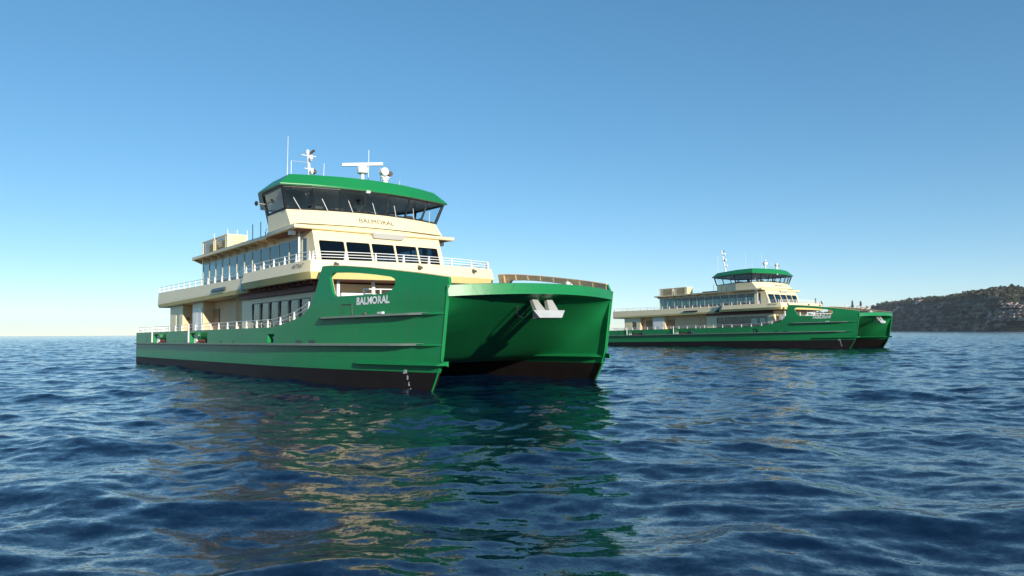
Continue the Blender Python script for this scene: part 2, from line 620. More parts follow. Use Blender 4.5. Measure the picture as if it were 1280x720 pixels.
    for s in (-1, 1):
        mb = MB()
        P = [(29.44, 2.54), (29.47, 2.93), (30.12, 2.91), (30.12, 2.54)]
        mb.tube([(x, s * (hully(x, z) + .012), z) for x, z in P], .018, 5)
        mb.build('hatch_frame', M['letter_dark'], FERRY)
        for x, hw, mt in ((30.95, .07, 'lamp'), (31.85, .16, 'white')):
            y = hully(x, 2.56)
            MB().box(x - hw, x + hw, min(s * (y + .02), s * (y + .12)), max(s * (y + .02), s * (y + .12)), 2.525, 2.59).build('cleat', M[mt], FERRY)
        # draft marks
        for txt, z, xx in (('2M', .56, 32.92), ('8', .36, 33.02), ('6', .16, 33.06), ('4', -.04, 33.1)):
            text_mesh(txt, .14, lambda u, v, s=s, z=z, xx=xx: (xx - s * (-1) * 0 + (u if s < 0 else -u), s * (hully(xx, z) + .02 + (0 if s < 0 else 0)), z + v), M['letter_white'], 'draft_mark', FERRY, bold=.006, align='CENTER')

    # anchor under the bow lip
    ax, ay = 35.12, -.08
    anc = MB()
    # crown: the wide wedge across the foot
    anc.hexa([(ax + .22, ay - .52, 2.26), (ax + .58, ay - .50, 2.29), (ax + .58, ay + .50, 2.29), (ax + .22, ay + .52, 2.26),
              (ax + .20, ay - .50, 2.46), (ax + .50, ay - .72, 2.55), (ax + .50, ay + .72, 2.55), (ax + .20, ay + .50, 2.46)])
    an = anc.build('anchor', M['steel'], FERRY, bevel=.015)
    for s in (-1, 1):
        fl = MB()
        fl.hexa([(ax + .25, ay + s * .06, 2.44), (ax + .45, ay + s * .06, 2.46), (ax + .45, ay + s * .50, 2.50), (ax + .25, ay + s * .50, 2.47),
                 (ax - .08, ay + s * .26, 3.04), (ax + .06, ay + s * .26, 3.06), (ax + .06, ay + s * .44, 3.06), (ax - .08, ay + s * .44, 3.04)])
        fl.build('fluke', M['steel'], an, bevel=.015)
    sh = MB()
    sh.tube([(ax + .3, ay, 2.45), (ax - .25, ay, 2.95)], .07, 8)
    sh.build('shank', M['steel'], an, smooth=50)
    rg = MB()
    rg.tube([(ax - .45 + .0 * i, -.50 + .22 * math.cos(i / 16 * 2 * math.pi), 2.55 + .22 * math.sin(i / 16 * 2 * math.pi)) for i in range(17)], .03, 6)
    rg.build('hawse_ring', M['dark'], FERRY, smooth=60)
    return hull


def make_gates():
    for s in (-1, 1):
        for a, b in GATES + [(23.35, 24.05)]:
            big = b - a > 1
            mb = MB()
            y = hully((a + b) / 2, 1.8)
            mb.box(a - .1, b + .1, min(s * (y - .62), s * (y - .55)), max(s * (y - .62), s * (y - .55)), Z_DECK + .01, 2.17)
            mb.box(a - .1, a - .04, min(s * (y - .55), s * (y - .101)), max(s * (y - .55), s * (y - .101)), Z_DECK + .01, 2.17)
            mb.box(b + .04, b + .1, min(s * (y - .55), s * (y - .101)), max(s * (y - .55), s * (y - .101)), Z_DECK + .01, 2.17)
            mb.build('gate_recess', M['green'], FERRY)
            for x in ((a + .28, b - .28) if big else (a + .18,)):
                mb = MB()
                for q in ((-.14, .14) if big else (0,)):
                    mb.lathe((x + q, s * (y - .26), Z_DECK), [(.10, 0), (.085, .05), (.07, .40 if big else .25), (.10, .45 if big else .29), (.10, .50 if big else .33)], 10)
                mb.tube([(x - .3, s * (y - .26), Z_DECK + .33), (x + .3, s * (y - .26), Z_DECK + .33)], .035, 6)
                mb.box(x - .3, x + .3, s * (y - .26) - .12, s * (y - .26) + .12, Z_DECK + .005, Z_DECK + .06)
                mb.build('bollard', M['white'], FERRY, smooth=50)
            mb = MB()
            n = 60 if big else 16
            rr = random.Random(int(a * 10))
            pts = [(a + .3 + (b - a - .6) * i / n, s * (y - .3 + .09 * math.sin(i * 1.3)), Z_DECK + .16 + .07 * math.sin(i * .9) + rr.uniform(-.03, .03)) for i in range(n + 1)]
            mb.tube(pts, .05, 6)
            mb.build('mooring_rope', M['red'], FERRY, smooth=60)
    # tall white corner posts of the gates
    for s in (-1, 1):
        for a, b in GATES:
            MB().tube([(a - .02, s * 4.97, 1.56), (a - .02, s * 4.97, 2.52)], .045, 8).build('gate_post', M['white'], FERRY, smooth=60)


def side_wall(mb, x0, x1, z0, z1, y, s, holes, th=.08):
    sheet(mb, [(x0, z0), (x1, z0), (x1, z1), (x0, z1)], holes, lambda u, v, d: (u, s * (y - d), v), th)


def make_main_cabin():
    CEIL = 4.0
    mb = MB()
    MB().add([(0, -4.8, Z_DECK), (26.3, -4.75, Z_DECK), (26.3, 4.75, Z_DECK), (0, 4.8, Z_DECK), (0, -4.8, Z_DECK - .05), (26.3, -4.75, Z_DECK - .05), (26.3, 4.75, Z_DECK - .05), (0, 4.8, Z_DECK - .05)],
             [(0, 1, 2, 3), (7, 6, 5, 4), (0, 4, 5, 1), (2, 6, 7, 3), (3, 7, 4, 0), (1, 5, 6, 2)]).build('main_deck', M['deckgrey'], FERRY)
    Y, YI = 3.5, 2.9
    wx = [17.72 + 1.145 * i for i in range(6)]
    rb, sv, af = MB(), MB(), MB()
    ends = []
    sides = []
    for s in (-1, 1):
        # forward saloon side with six tall windows
        sw = MB()
        sides.append(sw)
        side_wall(sw, 16.25, 25.3, Z_DECK, CEIL, Y, s, [rrect(x, x + 1.05, 1.95, 3.44, .06, 2) for x in wx])
        # middle block and aft block
        side_wall(sv, 7.7, 9.75, Z_DECK, CEIL, Y, s, [])
        side_wall(af, 2.75, 5.6, Z_DECK, CEIL, Y, s, [rrect(4.1, 4.9, 2.3, 3.3, .05, 2)])
        # walls that face forward / aft at the recesses
        for q, x, f in ((None, 5.6, -1), (None, 7.7, 1), (None, 9.75, -1), (sw, 16.25, 1), (af, 2.75, 1)):
            if q is None:
                q = MB()
                ends.append(q)
            q.box(x if f > 0 else x - .08, x + .08 if f > 0 else x, *sorted((s * 2.8, s * (Y - .08))), Z_DECK, CEIL)
        side_wall(rb, 5.602, 7.698, Z_DECK, CEIL, YI, s, [])
        side_wall(rb, 9.752, 16.248, Z_DECK, CEIL, YI, s, [])
    sv.box(7.75, 7.83, -2.8, 2.8, Z_DECK, CEIL)
    mb.box(25.22, 25.3, -3.42, 3.42, Z_DECK, CEIL)
    af.box(2.75, 2.83, -2.8, 2.8, Z_DECK, CEIL)
    cab = mb.build('main_cabin', M['cream'], FERRY)
    for sw in sides:
        sw.build('side_wall', M['cream'], cab)
    sv.build('service_block', M['cream'], cab)
    af.build('aft_saloon', M['cream'], cab)
    for ew in ends:
        ew.build('end_wall', M['cream_in'], cab)
    rb.build('recess_wall', M['cream_in'], cab)
    for s in (-1, 1):
        for x in wx:
            MB().pane([(x - .01, s * (Y - .04), 1.94), (x + 1.06, s * (Y - .04), 1.94), (x + 1.06, s * (Y - .04), 3.45), (x - .01, s * (Y - .04), 3.45)], .02).build('window', M['glass_side'], cab)
        MB().pane([(4.09, s * (Y - .04), 2.29), (4.91, s * (Y - .04), 2.29), (4.91, s * (Y - .04), 3.31), (4.09, s * (Y - .04), 3.31)], .02).build('window', M['glass_side'], cab)
        for x in wx:
            yy = s * (Y + .004)
            MB().tube([(x + .02, yy, 1.97), (x + 1.03, yy, 1.97), (x + 1.03, yy, 3.42), (x + .02, yy, 3.42), (x + .02, yy, 1.97)], .024, 5).build('window_frame', M['dark'], cab)
            MB().box(x + 1.055, x + 1.09, *sorted((s * (Y + .003), s * (Y + .02))), 1.95, 2.85).build('window_vent', M['dark'], cab)
        MB().box(16.3, 25.28, *sorted((s * (Y + .004), s * (Y + .2))), 3.68, 3.985).build('cable_tray', M['maroon'], cab)
        # white sliding doors of the middle block
        for k in range(2):
            MB().box(7.85 + .88 * k, 8.69 + .88 * k, *sorted((s * (Y + .003), s * (Y + .03))), Z_DECK + .06, 3.55).build('door', M['white'], cab, bevel=.01)
            MB().box(8.58 + .2 * k, 8.62 + .2 * k, *sorted((s * (Y + .03), s * (Y + .06))), 2.35, 2.65).build('door_handle', M['steel'], cab)
        # brown doors deep in the recesses
        MB().box(9.85, 10.9, *sorted((s * (YI + .003), s * (YI + .05))), Z_DECK + .03, 3.45).build('door', M['wood'], cab, bevel=.01)
        MB().box(6.1, 7.1, *sorted((s * (YI + .003), s * (YI + .05))), Z_DECK + .03, 3.45).build('door', M['wood'], cab, bevel=.01)
        # curved buff screen at the after end of the forward saloon
        lp = []
        for z in (Z_DECK + .01, CEIL - .02):
            lp.append([(16.24 - 1.0 * math.sin(t), s * (YI + .01 + .55 * (1 - math.cos(t))), z) for t in np.linspace(0, math.pi / 2, 9)])
        MB().loops(lp, close=False).build('curved_screen', M['cream_in'], cab, smooth=60)
        # small sign on the forward-facing wall
        MB().box(5.6, 5.63, *sorted((s * 3.05, s * 3.3)), 2.9, 3.1).build('notice_board', M['wood'], cab)
    # benches behind the windows
    for s in (-1, 1):
        for i in range(5):
            b = MB()
            x = 18.2 + 1.35 * i
            b.box(x, x + .5, *sorted((s * 1.0, s * 3.3)), 1.85, 1.95)
            b.box(x - .08, x + .02, *sorted((s * 1.0, s * 3.3)), 1.85, 2.65)
            b.box(x + .1, x + .4, *sorted((s * 2.2, s * 2.4)), Z_DECK, 1.86)
            b.build('bench', M['seat'], FERRY, bevel=.02)
    # foyer ahead of the saloon, seen through the slot: post, rail and lockers
    for y in (-3.2, -1.6, 0, 1.6, 3.2):
        MB().box(26.4, 26.52, y - .06, y + .06, 2.86, 4.05).build('foyer_post', M['white'], FERRY)
    mb = MB()
    for z in (3.1, 3.3, 3.5):
        mb.tube([(29.6, -3.7, z), (29.9, -2, z), (30.0, 0, z), (29.9, 2, z), (29.6, 3.7, z)], .022, 6)
    for y in np.linspace(-3.7, 3.7, 13):
        x = 30.0 - .03 * y * y
        mb.tube([(x, y, 2.9), (x, y, 3.52)], .03, 6)
    mb.build('foredeck_rail', M['white'], FERRY, smooth=60)
    for s in (-1, 1):
        MB().box(25.6, 26.4, *sorted((s * 3.0, s * 1.4)), 2.87, 3.55).build('locker', M['white'], FERRY, bevel=.03)


def path_norms(path, closed):
    n = len(path)
    out = []
    for i in range(n):
        a = path[(i - 1) % n] if closed or i > 0 else path[i]
        b = path[(i + 1) % n] if closed or i < n - 1 else path[i]
        d = Vector((b[0] - a[0], b[1] - a[1])).normalized()
        out.append(Vector((d.y, -d.x)))
    return out


def sweep(mb, path, prof, closed=True):
    """prof: (outward offset, z); path runs counter-clockwise seen from above"""
    nr = path_norms(path, closed)
    L = [[(p[0] + n.x * o, p[1] + n.y * o, z) for p, n in zip(path, nr)] for o, z in prof]
    mb.loops(L, close=closed)
    return L


def front_curve(xc, dx, h, n=14):
    """front edge from starboard (-h) to port (+h)"""
    return [(xc - dx * (abs(y) / h) ** 2, y) for y in np.linspace(-h, h, n + 1)]


UD_FWD_FRONT = front_curve(27.45, .68, 4.48)
UD_FWD = [(18.5, -4.10), (19.2, -4.44), (22, -4.52), (25.5, -4.54), (26.5, -4.52)] + UD_FWD_FRONT + [(26.5, 4.52), (25.5, 4.54), (22, 4.52), (19.2, 4.44), (18.5, 4.10)]
UD_AFT = [(.75, 3.5), (.75, 0), (.75, -3.5), (.85, -3.75), (1.1, -3.88), (8, -3.98), (18.48, -4.08), (18.48, 4.08), (8, 3.98), (1.1, 3.88), (.85, 3.75)]


def aft_z(x, top):
    return float(np.interp(x, [0, 18.5], [4.87, 4.70] if top else [3.84, 3.96]))


def make_upper_deck():
    mb = MB()
    sweep(mb, UD_FWD, [(.12, 4.32), (.0, 4.80), (-.10, 4.81), (-.10, 4.2)])
    nra = path_norms(UD_AFT, True)

    def aft_loop(o, k, dz):
        return [(p[0] + n.x * o, p[1] + n.y * o, aft_z(p[0], k) + dz) for p, n in zip(UD_AFT, nra)]
    mb.loops([aft_loop(.0, 0, .20), aft_loop(-.05, 1, -.02), aft_loop(-.15, 1, 0), aft_loop(-.15, 0, .3)])
    mb.add([(x, y, 4.19) for x, y in UD_FWD], [tuple(range(len(UD_FWD)))])
    mb.add([(x, y, 4.18) for x, y in UD_AFT], [tuple(range(len(UD_AFT)))])
    ud = mb.build('upper_deck', M['cream'], FERRY, smooth=25, merge=True)
    mb = MB()
    sweep(mb, UD_FWD, [(-.30, 4.055), (-.02, 4.05), (.12, 4.319)])
    mb.loops([aft_loop(-.16, 0, .005), aft_loop(-.07, 0, 0), aft_loop(.0, 0, .199)])
    mb.build('deck_band', M['yellow'], ud, smooth=25)
    # maroon deckhead with pipes under the forward overhang; plain aft
    nr = path_norms(UD_FWD, True)
    mb = MB()
    mb.add([(p[0] - n.x * .28, p[1] - n.y * .28, 4.056) for p, n in zip(UD_FWD, nr)], [tuple(range(len(UD_FWD)))])
    mb.build('deckhead', M['maroon'], ud)
    nr = path_norms(UD_AFT, True)
    mb = MB()
    mb.add([(p[0] - n.x * .12, p[1] - n.y * .12, aft_z(p[0], 0) + .006) for p, n in zip(UD_AFT, nr)], [tuple(range(len(UD_AFT)))])
    mb.build('deckhead', M['cream'], ud)
    mb = MB()
    for s in (-1, 1):
        mb.tube([(18.7, s * 3.95, 3.99), (26.3, s * 3.95, 3.99)], .05, 8)
        mb.tube([(18.9, s * 3.75, 3.97), (26.3, s * 3.72, 3.97)], .03, 6)
        for x in np.arange(19.2, 26.2, .62):
            mb.box(x, x + .08, *sorted((s * 3.52, s * 4.2)), 3.95, 4.05)
    mb.build('deckhead_pipe', M['maroon'], ud, smooth=60)
    # floodlights on the front coaming
    for y in (-3.6, .0, 3.1):
        x = 27.49 - .68 * (y / 4.48) ** 2
        f = MB()
        f.box(x + .005, x + .06, y - .03, y + .03, 4.66, 4.72)
        f.hexa([(x + .05, y - .08, 4.60), (x + .18, y - .08, 4.55), (x + .18, y + .08, 4.55), (x + .05, y + .08, 4.60),
                (x + .07, y - .08, 4.69), (x + .20, y - .08, 4.64), (x + .20, y + .08, 4.64), (x + .07, y + .08, 4.69)])
        f.build('floodlight', M['lamp'], ud)
    # light bar on the side
    for s in (-1, 1):
        b = MB()
        b.hexa([(13.15, s * 4.02, 4.25), (15.35, s * 4.04, 4.25), (15.35, s * 4.15, 4.26), (13.15, s * 4.13, 4.26), (13.35, s * 4.02, 4.42), (15.35, s * 4.04, 4.42), (15.35, s * 4.12, 4.41), (13.35, s * 4.10, 4.41)])
        b.build('side_light', M['dark'], ud)
        # inclined glazed corner panel where the deep forward coaming starts
        MB().pane([(17.75, s * 4.10, 4.05), (18.45, s * 4.12, 4.02), (19.22, s * 4.47, 4.78), (18.75, s * 4.25, 4.78)], .02).build('corner_panel', M['glass_side'], ud)
    return ud


RAIL_STANCH = None


def stanchion_mesh():
    mb = MB()
    mb.hexa([(-.055, -.05, 0), (.055, -.05, 0), (.055, .03, 0), (-.055, .03, 0), (-.022, -.02, .40), (.022, -.02, .40), (.022, .02, .40), (-.022, .02, .40)])
    o = mb.build('stanchion', M['white'])
    me = o.data
    bpy.data.objects.remove(o)
    return me


def railing(path, spacing, heights, posth, rot=0, name='railing', r=.018):
    """rail bars along path (list of xyz at the rail foot) with stanchions every spacing"""
    mb = MB()
    for h in heights:
        mb.tube([(p[0], p[1], p[2] + h) for p in path], r, 6)
    o = mb.build(name, M['white'], FERRY, smooth=60)
    d = [0]
    for a, b in zip(path[:-1], path[1:]):
        d.append(d[-1] + (Vector(b) - Vector(a)).length)
    n = max(1, int(round(d[-1] / spacing)))
    for i in range(n + 1):
        t = d[-1] * i / n
        p = [float(np.interp(t, d, [q[k] for q in path])) for k in range(3)]
        st = link('stanchion', RAIL_STANCH, o)
        st.location = p
        st.scale = (1, 1, posth / .40)
    return o


def make_railings():
    for s in (-1, 1):
        mp = [(.3, s * 4.85, 2.2), (23.6, s * 4.82, 2.2), (24.8, s * 4.78, 2.3), (25.7, s * 4.74, 2.43), (26.5, s * 4.70, 2.62), (27.0, s * 4.66, 2.8)]
        railing(mp, 1.25, (.16, .32), .34)
        up = [(1.3, s * 3.80, 4.86), (8, s * 3.90, 4.79), (18.3, s * 3.99, 4.70), (19.3, s * 4.36, 4.80), (22, s * 4.43, 4.80), (25.5, s * 4.45, 4.80), (26.5, s * 4.42, 4.80)]
        railing(up, 1.22, (.17, .34), .36)
    fr = [(x - .09, y, 4.81) for x, y in front_curve(27.42, .66, 4.35)]
    railing(fr, 1.25, (.11, .22, .33), .33, r=.014)
    railing([(.95, y, 4.86) for y in (-3.5, 0, 3.5)], 1.3, (.17, .34), .36)
    railing([(.15, y, 2.2) for y in (-4.7, 0, 4.7)], 1.3, (.16, .32), .34)


UC = 3.27      # half-width of the upper saloon


def make_upper_cabin():
    Z0, Z1 = 4.14, 6.40
    ZS = 4.85
    mb = MB()
    wins = []
    x = 8.95
    while x < 22.6:
        wins.append((x, x + 1.08))
        x += 1.16
    for s in (-1, 1):
        holes = [rrect(a, b, ZS, 6.12, .03, 1) for a, b in wins] + [rrect(23.15, 23.62, 4.3, 6.1, .04, 2)]
        # side: sloped front end
        sheet(mb, [(8.8, Z0), (24.95, Z0), (24.17, Z1), (8.8, Z1)], holes, lambda u, v, d, s=s: (u, s * (UC - d), v), .07)
    # raked front with five windows
    def fx(v):
        return 24.95 - .78 * (v - Z0) / (Z1 - Z0)
    fw = []
    e = [-3.10, -1.86, -.62, .62, 1.86, 3.10]
    for i in range(5):
        fw.append((e[i] + .045, e[i + 1] - .045))
    sheet(mb, [(-UC, Z0), (UC, Z0), (UC, Z1), (-UC, Z1)], [rrect(a, b, 4.80, 5.93, .07, 3) for a, b in fw],
          lambda u, v, d: (fx(v) + .12 * (1 - (u / UC) ** 2) - d, u, v), .08)
    mb.box(8.8, 8.87, -UC + .07, UC - .07, Z0, 4.85)
    mb.box(8.8, 8.87, -UC + .07, UC - .07, 6.12, Z1)
    for y in (-2.2, -1.1, 0, 1.1, 2.2):
        mb.box(8.8, 8.87, y - .05, y + .05, 4.85, 6.12)
    cab = mb.build('upper_cabin', M['cream'], FERRY)
    for s in (-1, 1):
        for a, b in wins + [(23.15, 23.62)]:
            z0 = ZS if b - a > .6 else 4.3
            MB().pane([(a - .01, s * (UC - .02), z0 - .01), (b + .01, s * (UC - .02), z0 - .01), (b + .01, s * (UC - .02), 6.13), (a - .01, s * (UC - .02), 6.13)], .016).build('window', M['glass_side'], cab)
    for a, b in fw:
        q = [(fx(v) + .12 * (1 - (u / UC) ** 2) - .05, u, v) for u, v in ((a - .01, 4.79), (b + .01, 4.79), (b + .01, 5.94), (a - .01, 5.94))]
        MB().pane(q, .02).build('window', M['glass_front'], cab)
    for y0 in (-3.2, -2.15, -1.05, .05, 1.15, 2.25):
        MB().pane([(8.83, y0, 4.84), (8.83, y0 + 1.0, 4.84), (8.83, y0 + 1.0, 6.13), (8.83, y0, 6.13)], .016).build('window', M['glass_side'], cab)
    # window mullion caps, dark gaskets
    mb = MB()
    for s in (-1, 1):
        for (a, b), (c, d) in zip(wins[:-1], wins[1:]):
            mb.box(b + .02, c - .02, *sorted((s * (UC + .003), s * (UC + .015))), ZS, 6.12)
    mb.build('mullion', M['steel'], cab)
    # seats
    for s in (-1, 1):
        for i in range(11):
            b = MB()
            x = 10.0 + 1.25 * i
            b.box(x, x + .45, *sorted((s * .5, s * 3.0)), 4.5, 4.6)
            b.box(x + .4, x + .48, *sorted((s * .5, s * 3.0)), 4.5, 5.2)
            b.box(x + .1, x + .35, *sorted((s * 1.6, s * 1.8)), 4.15, 4.5)
            b.build('seat', M['seat'], FERRY, bevel=.02)
    # roof slab with brackets
    RY = 3.75
    rp = [(8.2, RY - .15), (8.2, 0), (8.2, -RY + .15), (8.35, -RY), (20.3, -RY), (20.8, -3.96), (23.6, -4.06), (24.28, -4.12), (24.28, 4.12), (23.6, 4.06), (20.8, 3.96), (20.3, RY), (8.35, RY)]
    mb = MB()
    sweep(mb, rp, [(-.05, 6.40), (.0, 6.44), (.0, 6.56), (-.06, 6.58)])
    mb.add([(x, y, 6.402) for x, y in rp], [tuple(range(len(rp)))])
    mb.add([(x, y, 6.575) for x, y in rp], [tuple(range(len(rp)))[::-1]])
    rf = mb.build('cabin_roof', M['cream'], FERRY, smooth=25)
    for s in (-1, 1):
        MB().box(20.5, 24.1, *sorted((s * (UC + .02), s * 3.85)), 6.37, 6.398).build('deckhead', M['maroon'], rf)
    for s in (-1, 1):
        for x in np.arange(8.7, 20.5, 1.25):
            m2 = MB()
            V = []
            for xx in (x, x + .10):
                V += [(xx, s * (UC + .01), 6.16), (xx, s * (UC + .01), 6.398), (xx, s * (RY - .04), 6.398), (xx, s * (RY - .04), 6.34)]
            m2.add(V, [(0, 1, 2, 3), (7, 6, 5, 4), (0, 4, 5, 1), (1, 5, 6, 2), (2, 6, 7, 3), (3, 7, 4, 0)])
            m2.build('roof_bracket', M['cream_in'], rf)
        MB().tube([(23.35, s * 3.5, 4.14), (23.35, s * 3.5, 6.40)], .05, 8).build('roof_post', M['white'], rf, smooth=60)
        MB().box(23.3, 23.6, *sorted((s * 3.75, s * 3.98)), 6.20, 6.395).build('side_light', M['white'], rf, bevel=.02)
    # louvred plant cage on the roof
    def cage(x0, x1, y0, y1, z0, z1):
        c = MB()
        for x in (x0, x1 - .1):
            for y in (y0, y1 - .1):
                c.box(x, x + .1, y, y + .1, z0, z1 + .03)
        c.box(x0, x1, y0, y0 + .1, z1 - .06, z1 + .02)
        c.box(x0, x1, y1 - .1, y1, z1 - .06, z1 + .02)
        o = c.build('plant_cage', M['cream'], FERRY)
        l_ = MB()
        nz = 8
        for k in range(nz):
            z = z0 + .06 + (z1 - z0 - .16) * k / (nz - 1)
            l_.pane([(x0 + .1, y0 + .02, z), (x1 - .1, y0 + .02, z), (x1 - .1, y0 + .10, z + .075), (x0 + .1, y0 + .10, z + .075)], .02)
        for x in np.arange(x0 + .25, x1 - .2, .23):
            l_.box(x, x + .035, y0 + .11, y0 + .14, z0, z1 - .08)
        l_.build('louvre', M['cage'], o)
        MB().box(x0 + .3, x1 - .3, y0 + .3, y1 - .2, z0, z1 - .15).build('plant_unit', M['interior'], o)
        return o
    cage(8.85, 10.95, -3.3, -2.2, 6.585, 7.48)
    cage(11.15, 13.0, -3.3, -2.2, 6.585, 7.48)
    # cream panelled front of the plant
    m2 = MB()
    m2.box(13.05, 13.3, -3.3, -2.2, 6.585, 7.48)
    pf = m2.build('plant_front', M['cream'], FERRY)
    m3 = MB()
    for z in (6.75, 6.9, 7.05, 7.2, 7.35):
        m3.box(13.3, 13.33, -3.05, -2.35, z, z + .05)
    m3.build('louvre', M['cream_in'], pf)
    m4 = MB()
    for x, y in ((13.2, -3.25), (13.25, -2.75), (13.25, -2.2), (11.05, -3.3)):
        m4.tube([(x, y, 7.4), (x, y, 7.75)], .02, 5)
    m4.build('vent_pipe', M['white'], FERRY)
    # low red-brown lockers and pipework on the roof centreline
    for x0, x1 in ((13.8, 15.6), (15.75, 17.2), (17.4, 18.2)):
        MB().box(x0, x1, -.9, .9, 6.58, 6.92).build('roof_locker', M['redbox'], FERRY, bevel=.03)


# wheelhouse plan: starboard half from the front centre aft
WY = [-1, -.714, -.43, -.143, .143, .43, .714, 1]


def plan(xc, dx, h, xa, ya, xr, yr):
    """clockwise/ccw list: front (starboard to port), port wing aft corner, rear port, rear starboard, starboard wing"""
    P = [(xc - dx * (abs(t)) ** 2, h * t) for t in WY]
    return P + [(xa, ya), (xr, yr), (xr, yr * .34), (xr, -yr * .34), (xr, -yr), (xa, -ya)]


P_BOT = plan(24.22, .50, 3.98, 20.75, 3.88, 17.1, 2.4)
P_SILL = plan(23.76, .86, 3.93, 20.78, 3.90, 17.1, 2.4)
P_TOP = plan(24.06, .86, 4.20, 20.75, 4.12, 16.85, 2.5)
P_BRIM = plan(24.18, .84, 4.36, 20.7, 4.32, 16.65, 2.7)
P_ROOF = plan(23.92, .92, 3.80, 20.9, 3.75, 17.2, 2.3)
Z_BOT, Z_SILL, Z_WT, Z_BRIM, Z_RT = 6.42, 7.41, 8.33, 8.40, 8.96


def make_wheelhouse():
    mb = MB()
    mb.loops([[(x, y, Z_BOT) for x, y in P_BOT], [(x, y, Z_SILL) for x, y in P_SILL],
              [(x - .10 * (1 if x > 22 else -.5), y * .97, Z_SILL) for x, y in P_SILL], [(x - .12 * (1 if x > 22 else -.5), y * .965, Z_BOT + .1) for x, y in P_BOT]])
    # eave under the box
    mb.add([(x, y, Z_BOT) for x, y in P_BOT], [tuple(range(len(P_BOT)))])
    wh = mb.build('wheelhouse', M['cream'], FERRY, smooth=20)
    n = len(P_SILL)
    fr = MB()
    for i in range(n):
        a, b = Vector((*P_SILL[i], Z_SILL)), Vector((*P_TOP[i], Z_WT))
        fr.tube([a, b], .075 if i in (0, 7, 8, 9, 12, 13) else .055, 6)
        j = (i + 1) % n
        fr.tube([Vector((*P_SILL[i], Z_SILL + .02)), Vector((*P_SILL[j], Z_SILL + .02))], .045, 6)
        fr.tube([Vector((*P_TOP[i], Z_WT)), Vector((*P_TOP[j], Z_WT))], .06, 6)
    fr.build('window_frame', M['dark'], wh, smooth=60)
    for i in range(n):
        j = (i + 1) % n
        q = [Vector((*P_SILL[i], Z_SILL)), Vector((*P_SILL[j], Z_SILL)), Vector((*P_TOP[j], Z_WT)), Vector((*P_TOP[i], Z_WT))]
        MB().pane(q, .012).build('window', M['glass_wheel'], wh)
        if i < 7:
            wp = MB()
            a = q[0].lerp(q[1], .52) + Vector((.07, 0, -.05))
            m_ = q[0].lerp(q[1], .30).lerp(q[3].lerp(q[2], .30), .52) + Vector((.06, 0, 0))
            wp.tube([a, m_], .014, 5)
            wp.build('wiper', M['white'], wh)
    # roof
    mb = MB()
    mb.loops([[(x, y, Z_BRIM) for x, y in P_BRIM], [(x, y, Z_BRIM + .05) for x, y in P_BRIM], [(x, y, Z_RT) for x, y in P_ROOF],
              [(20.6 + (x - 20.6) * .6, y * .6, Z_RT + .05) for x, y in P_ROOF]], cap1=True)
    rf = mb.build('wheelhouse_roof', M['green'], wh, smooth=20)
    MB().add([(x, y, Z_BRIM - .005) for x, y in P_BRIM] + [(x, y, Z_BRIM - .035) for x, y in P_BRIM],
             [tuple(range(n)), tuple(range(n, 2 * n))[::-1]] + [(i, (i + 1) % n, n + (i + 1) % n, n + i) for i in range(n)]).build('soffit', M['white'], wh)
    # thin pale drip edge under the brim
    mb = MB()
    for i in range(n):
        j = (i + 1) % n
        mb.tube([(*P_BRIM[i], Z_BRIM - .01), (*P_BRIM[j], Z_BRIM - .01)], .028, 6)
    mb.build('drip_edge', M['green'], wh, smooth=60)
    # interior: floor, console, chairs, rear cabinet
    MB().add([(x * .999, y * .95, Z_BOT + .28) for x, y in P_BOT], [tuple(range(n))]).build('wheelhouse_floor', M['deckgrey'], wh)
    c = MB()
    c.hexa([(22.5, -3.0, 6.5), (23.1, -3.0, 6.5), (23.1, 3.0, 6.5), (22.5, 3.0, 6.5), (22.2, -3.0, 7.42), (23.2, -3.0, 7.34), (23.2, 3.0, 7.34), (22.2, 3.0, 7.42)])
    for y in (-2.3, -1.3, .6, 1.6, 2.5):
        c.box(22.6, 22.68, y - .22, y + .22, 7.4, 7.72)
    c.build('console', M['interior_dark'], wh)
    c = MB()
    c.box(19.4, 20.0, -1.9, .6, 6.5, 7.75)
    c.build('chart_cabinet', M['interior'], wh)
    c = MB()
    for y in (.95, -1.9):
        c.box(21.2, 21.7, y - .25, y + .25, 7.0, 7.12)
        c.box(21.15, 21.25, y - .23, y + .23, 7.1, 7.95)
        c.tube([(21.45, y, 6.5), (21.45, y, 7.0)], .07, 8)
    c.build('helm_chair', M['interior_dark'], wh)
    # lamp under the brim, awning box under the front
    MB().box(24.10, 24.24, -.66, -.48, 8.27, 8.385).build('lamp', M['white'], wh, bevel=.02)
    MB().hexa([(24.0, -.42, 6.20), (24.42, -.42, 6.20), (24.42, 1.05, 6.20), (24.0, 1.05, 6.20), (24.0, -.50, 6.415), (24.50, -.50, 6.415), (24.50, 1.25, 6.415), (24.0, 1.25, 6.415)]).build('blind_box', M['interior'], wh)
    # door lamp brackets and side mirror
    for s in (-1, 1):
        m2 = MB()
        m2.tube([(20.85, s * 4.0, 7.9), (20.75, s * 4.35, 7.92)], .02, 5)
        m2.lathe((20.72, s * 4.42, 7.92), [(.05, -.07), (.11, -.03), (.11, .03), (.05, .07)], 10, 'Y')
        m2.build('side_lamp', M['dark'], wh, smooth=50)
    # raked aft mast with lights
    m = MB()
    m.tube([(16.95, 0, 8.3), (16.35, 0, 11.75)], .11, 10, .07)
    for x, z, wd in ((16.42, 11.35, .42), (16.55, 10.6, .30), (16.72, 9.85, .24)):
        m.box(x - .04, x + .34, -.05, .05, z, z + .04)
        m.box(x - .03, x + .03, -wd, wd, z + .3, z + .34)
    mast = m.build('mast', M['white'], FERRY, smooth=50)
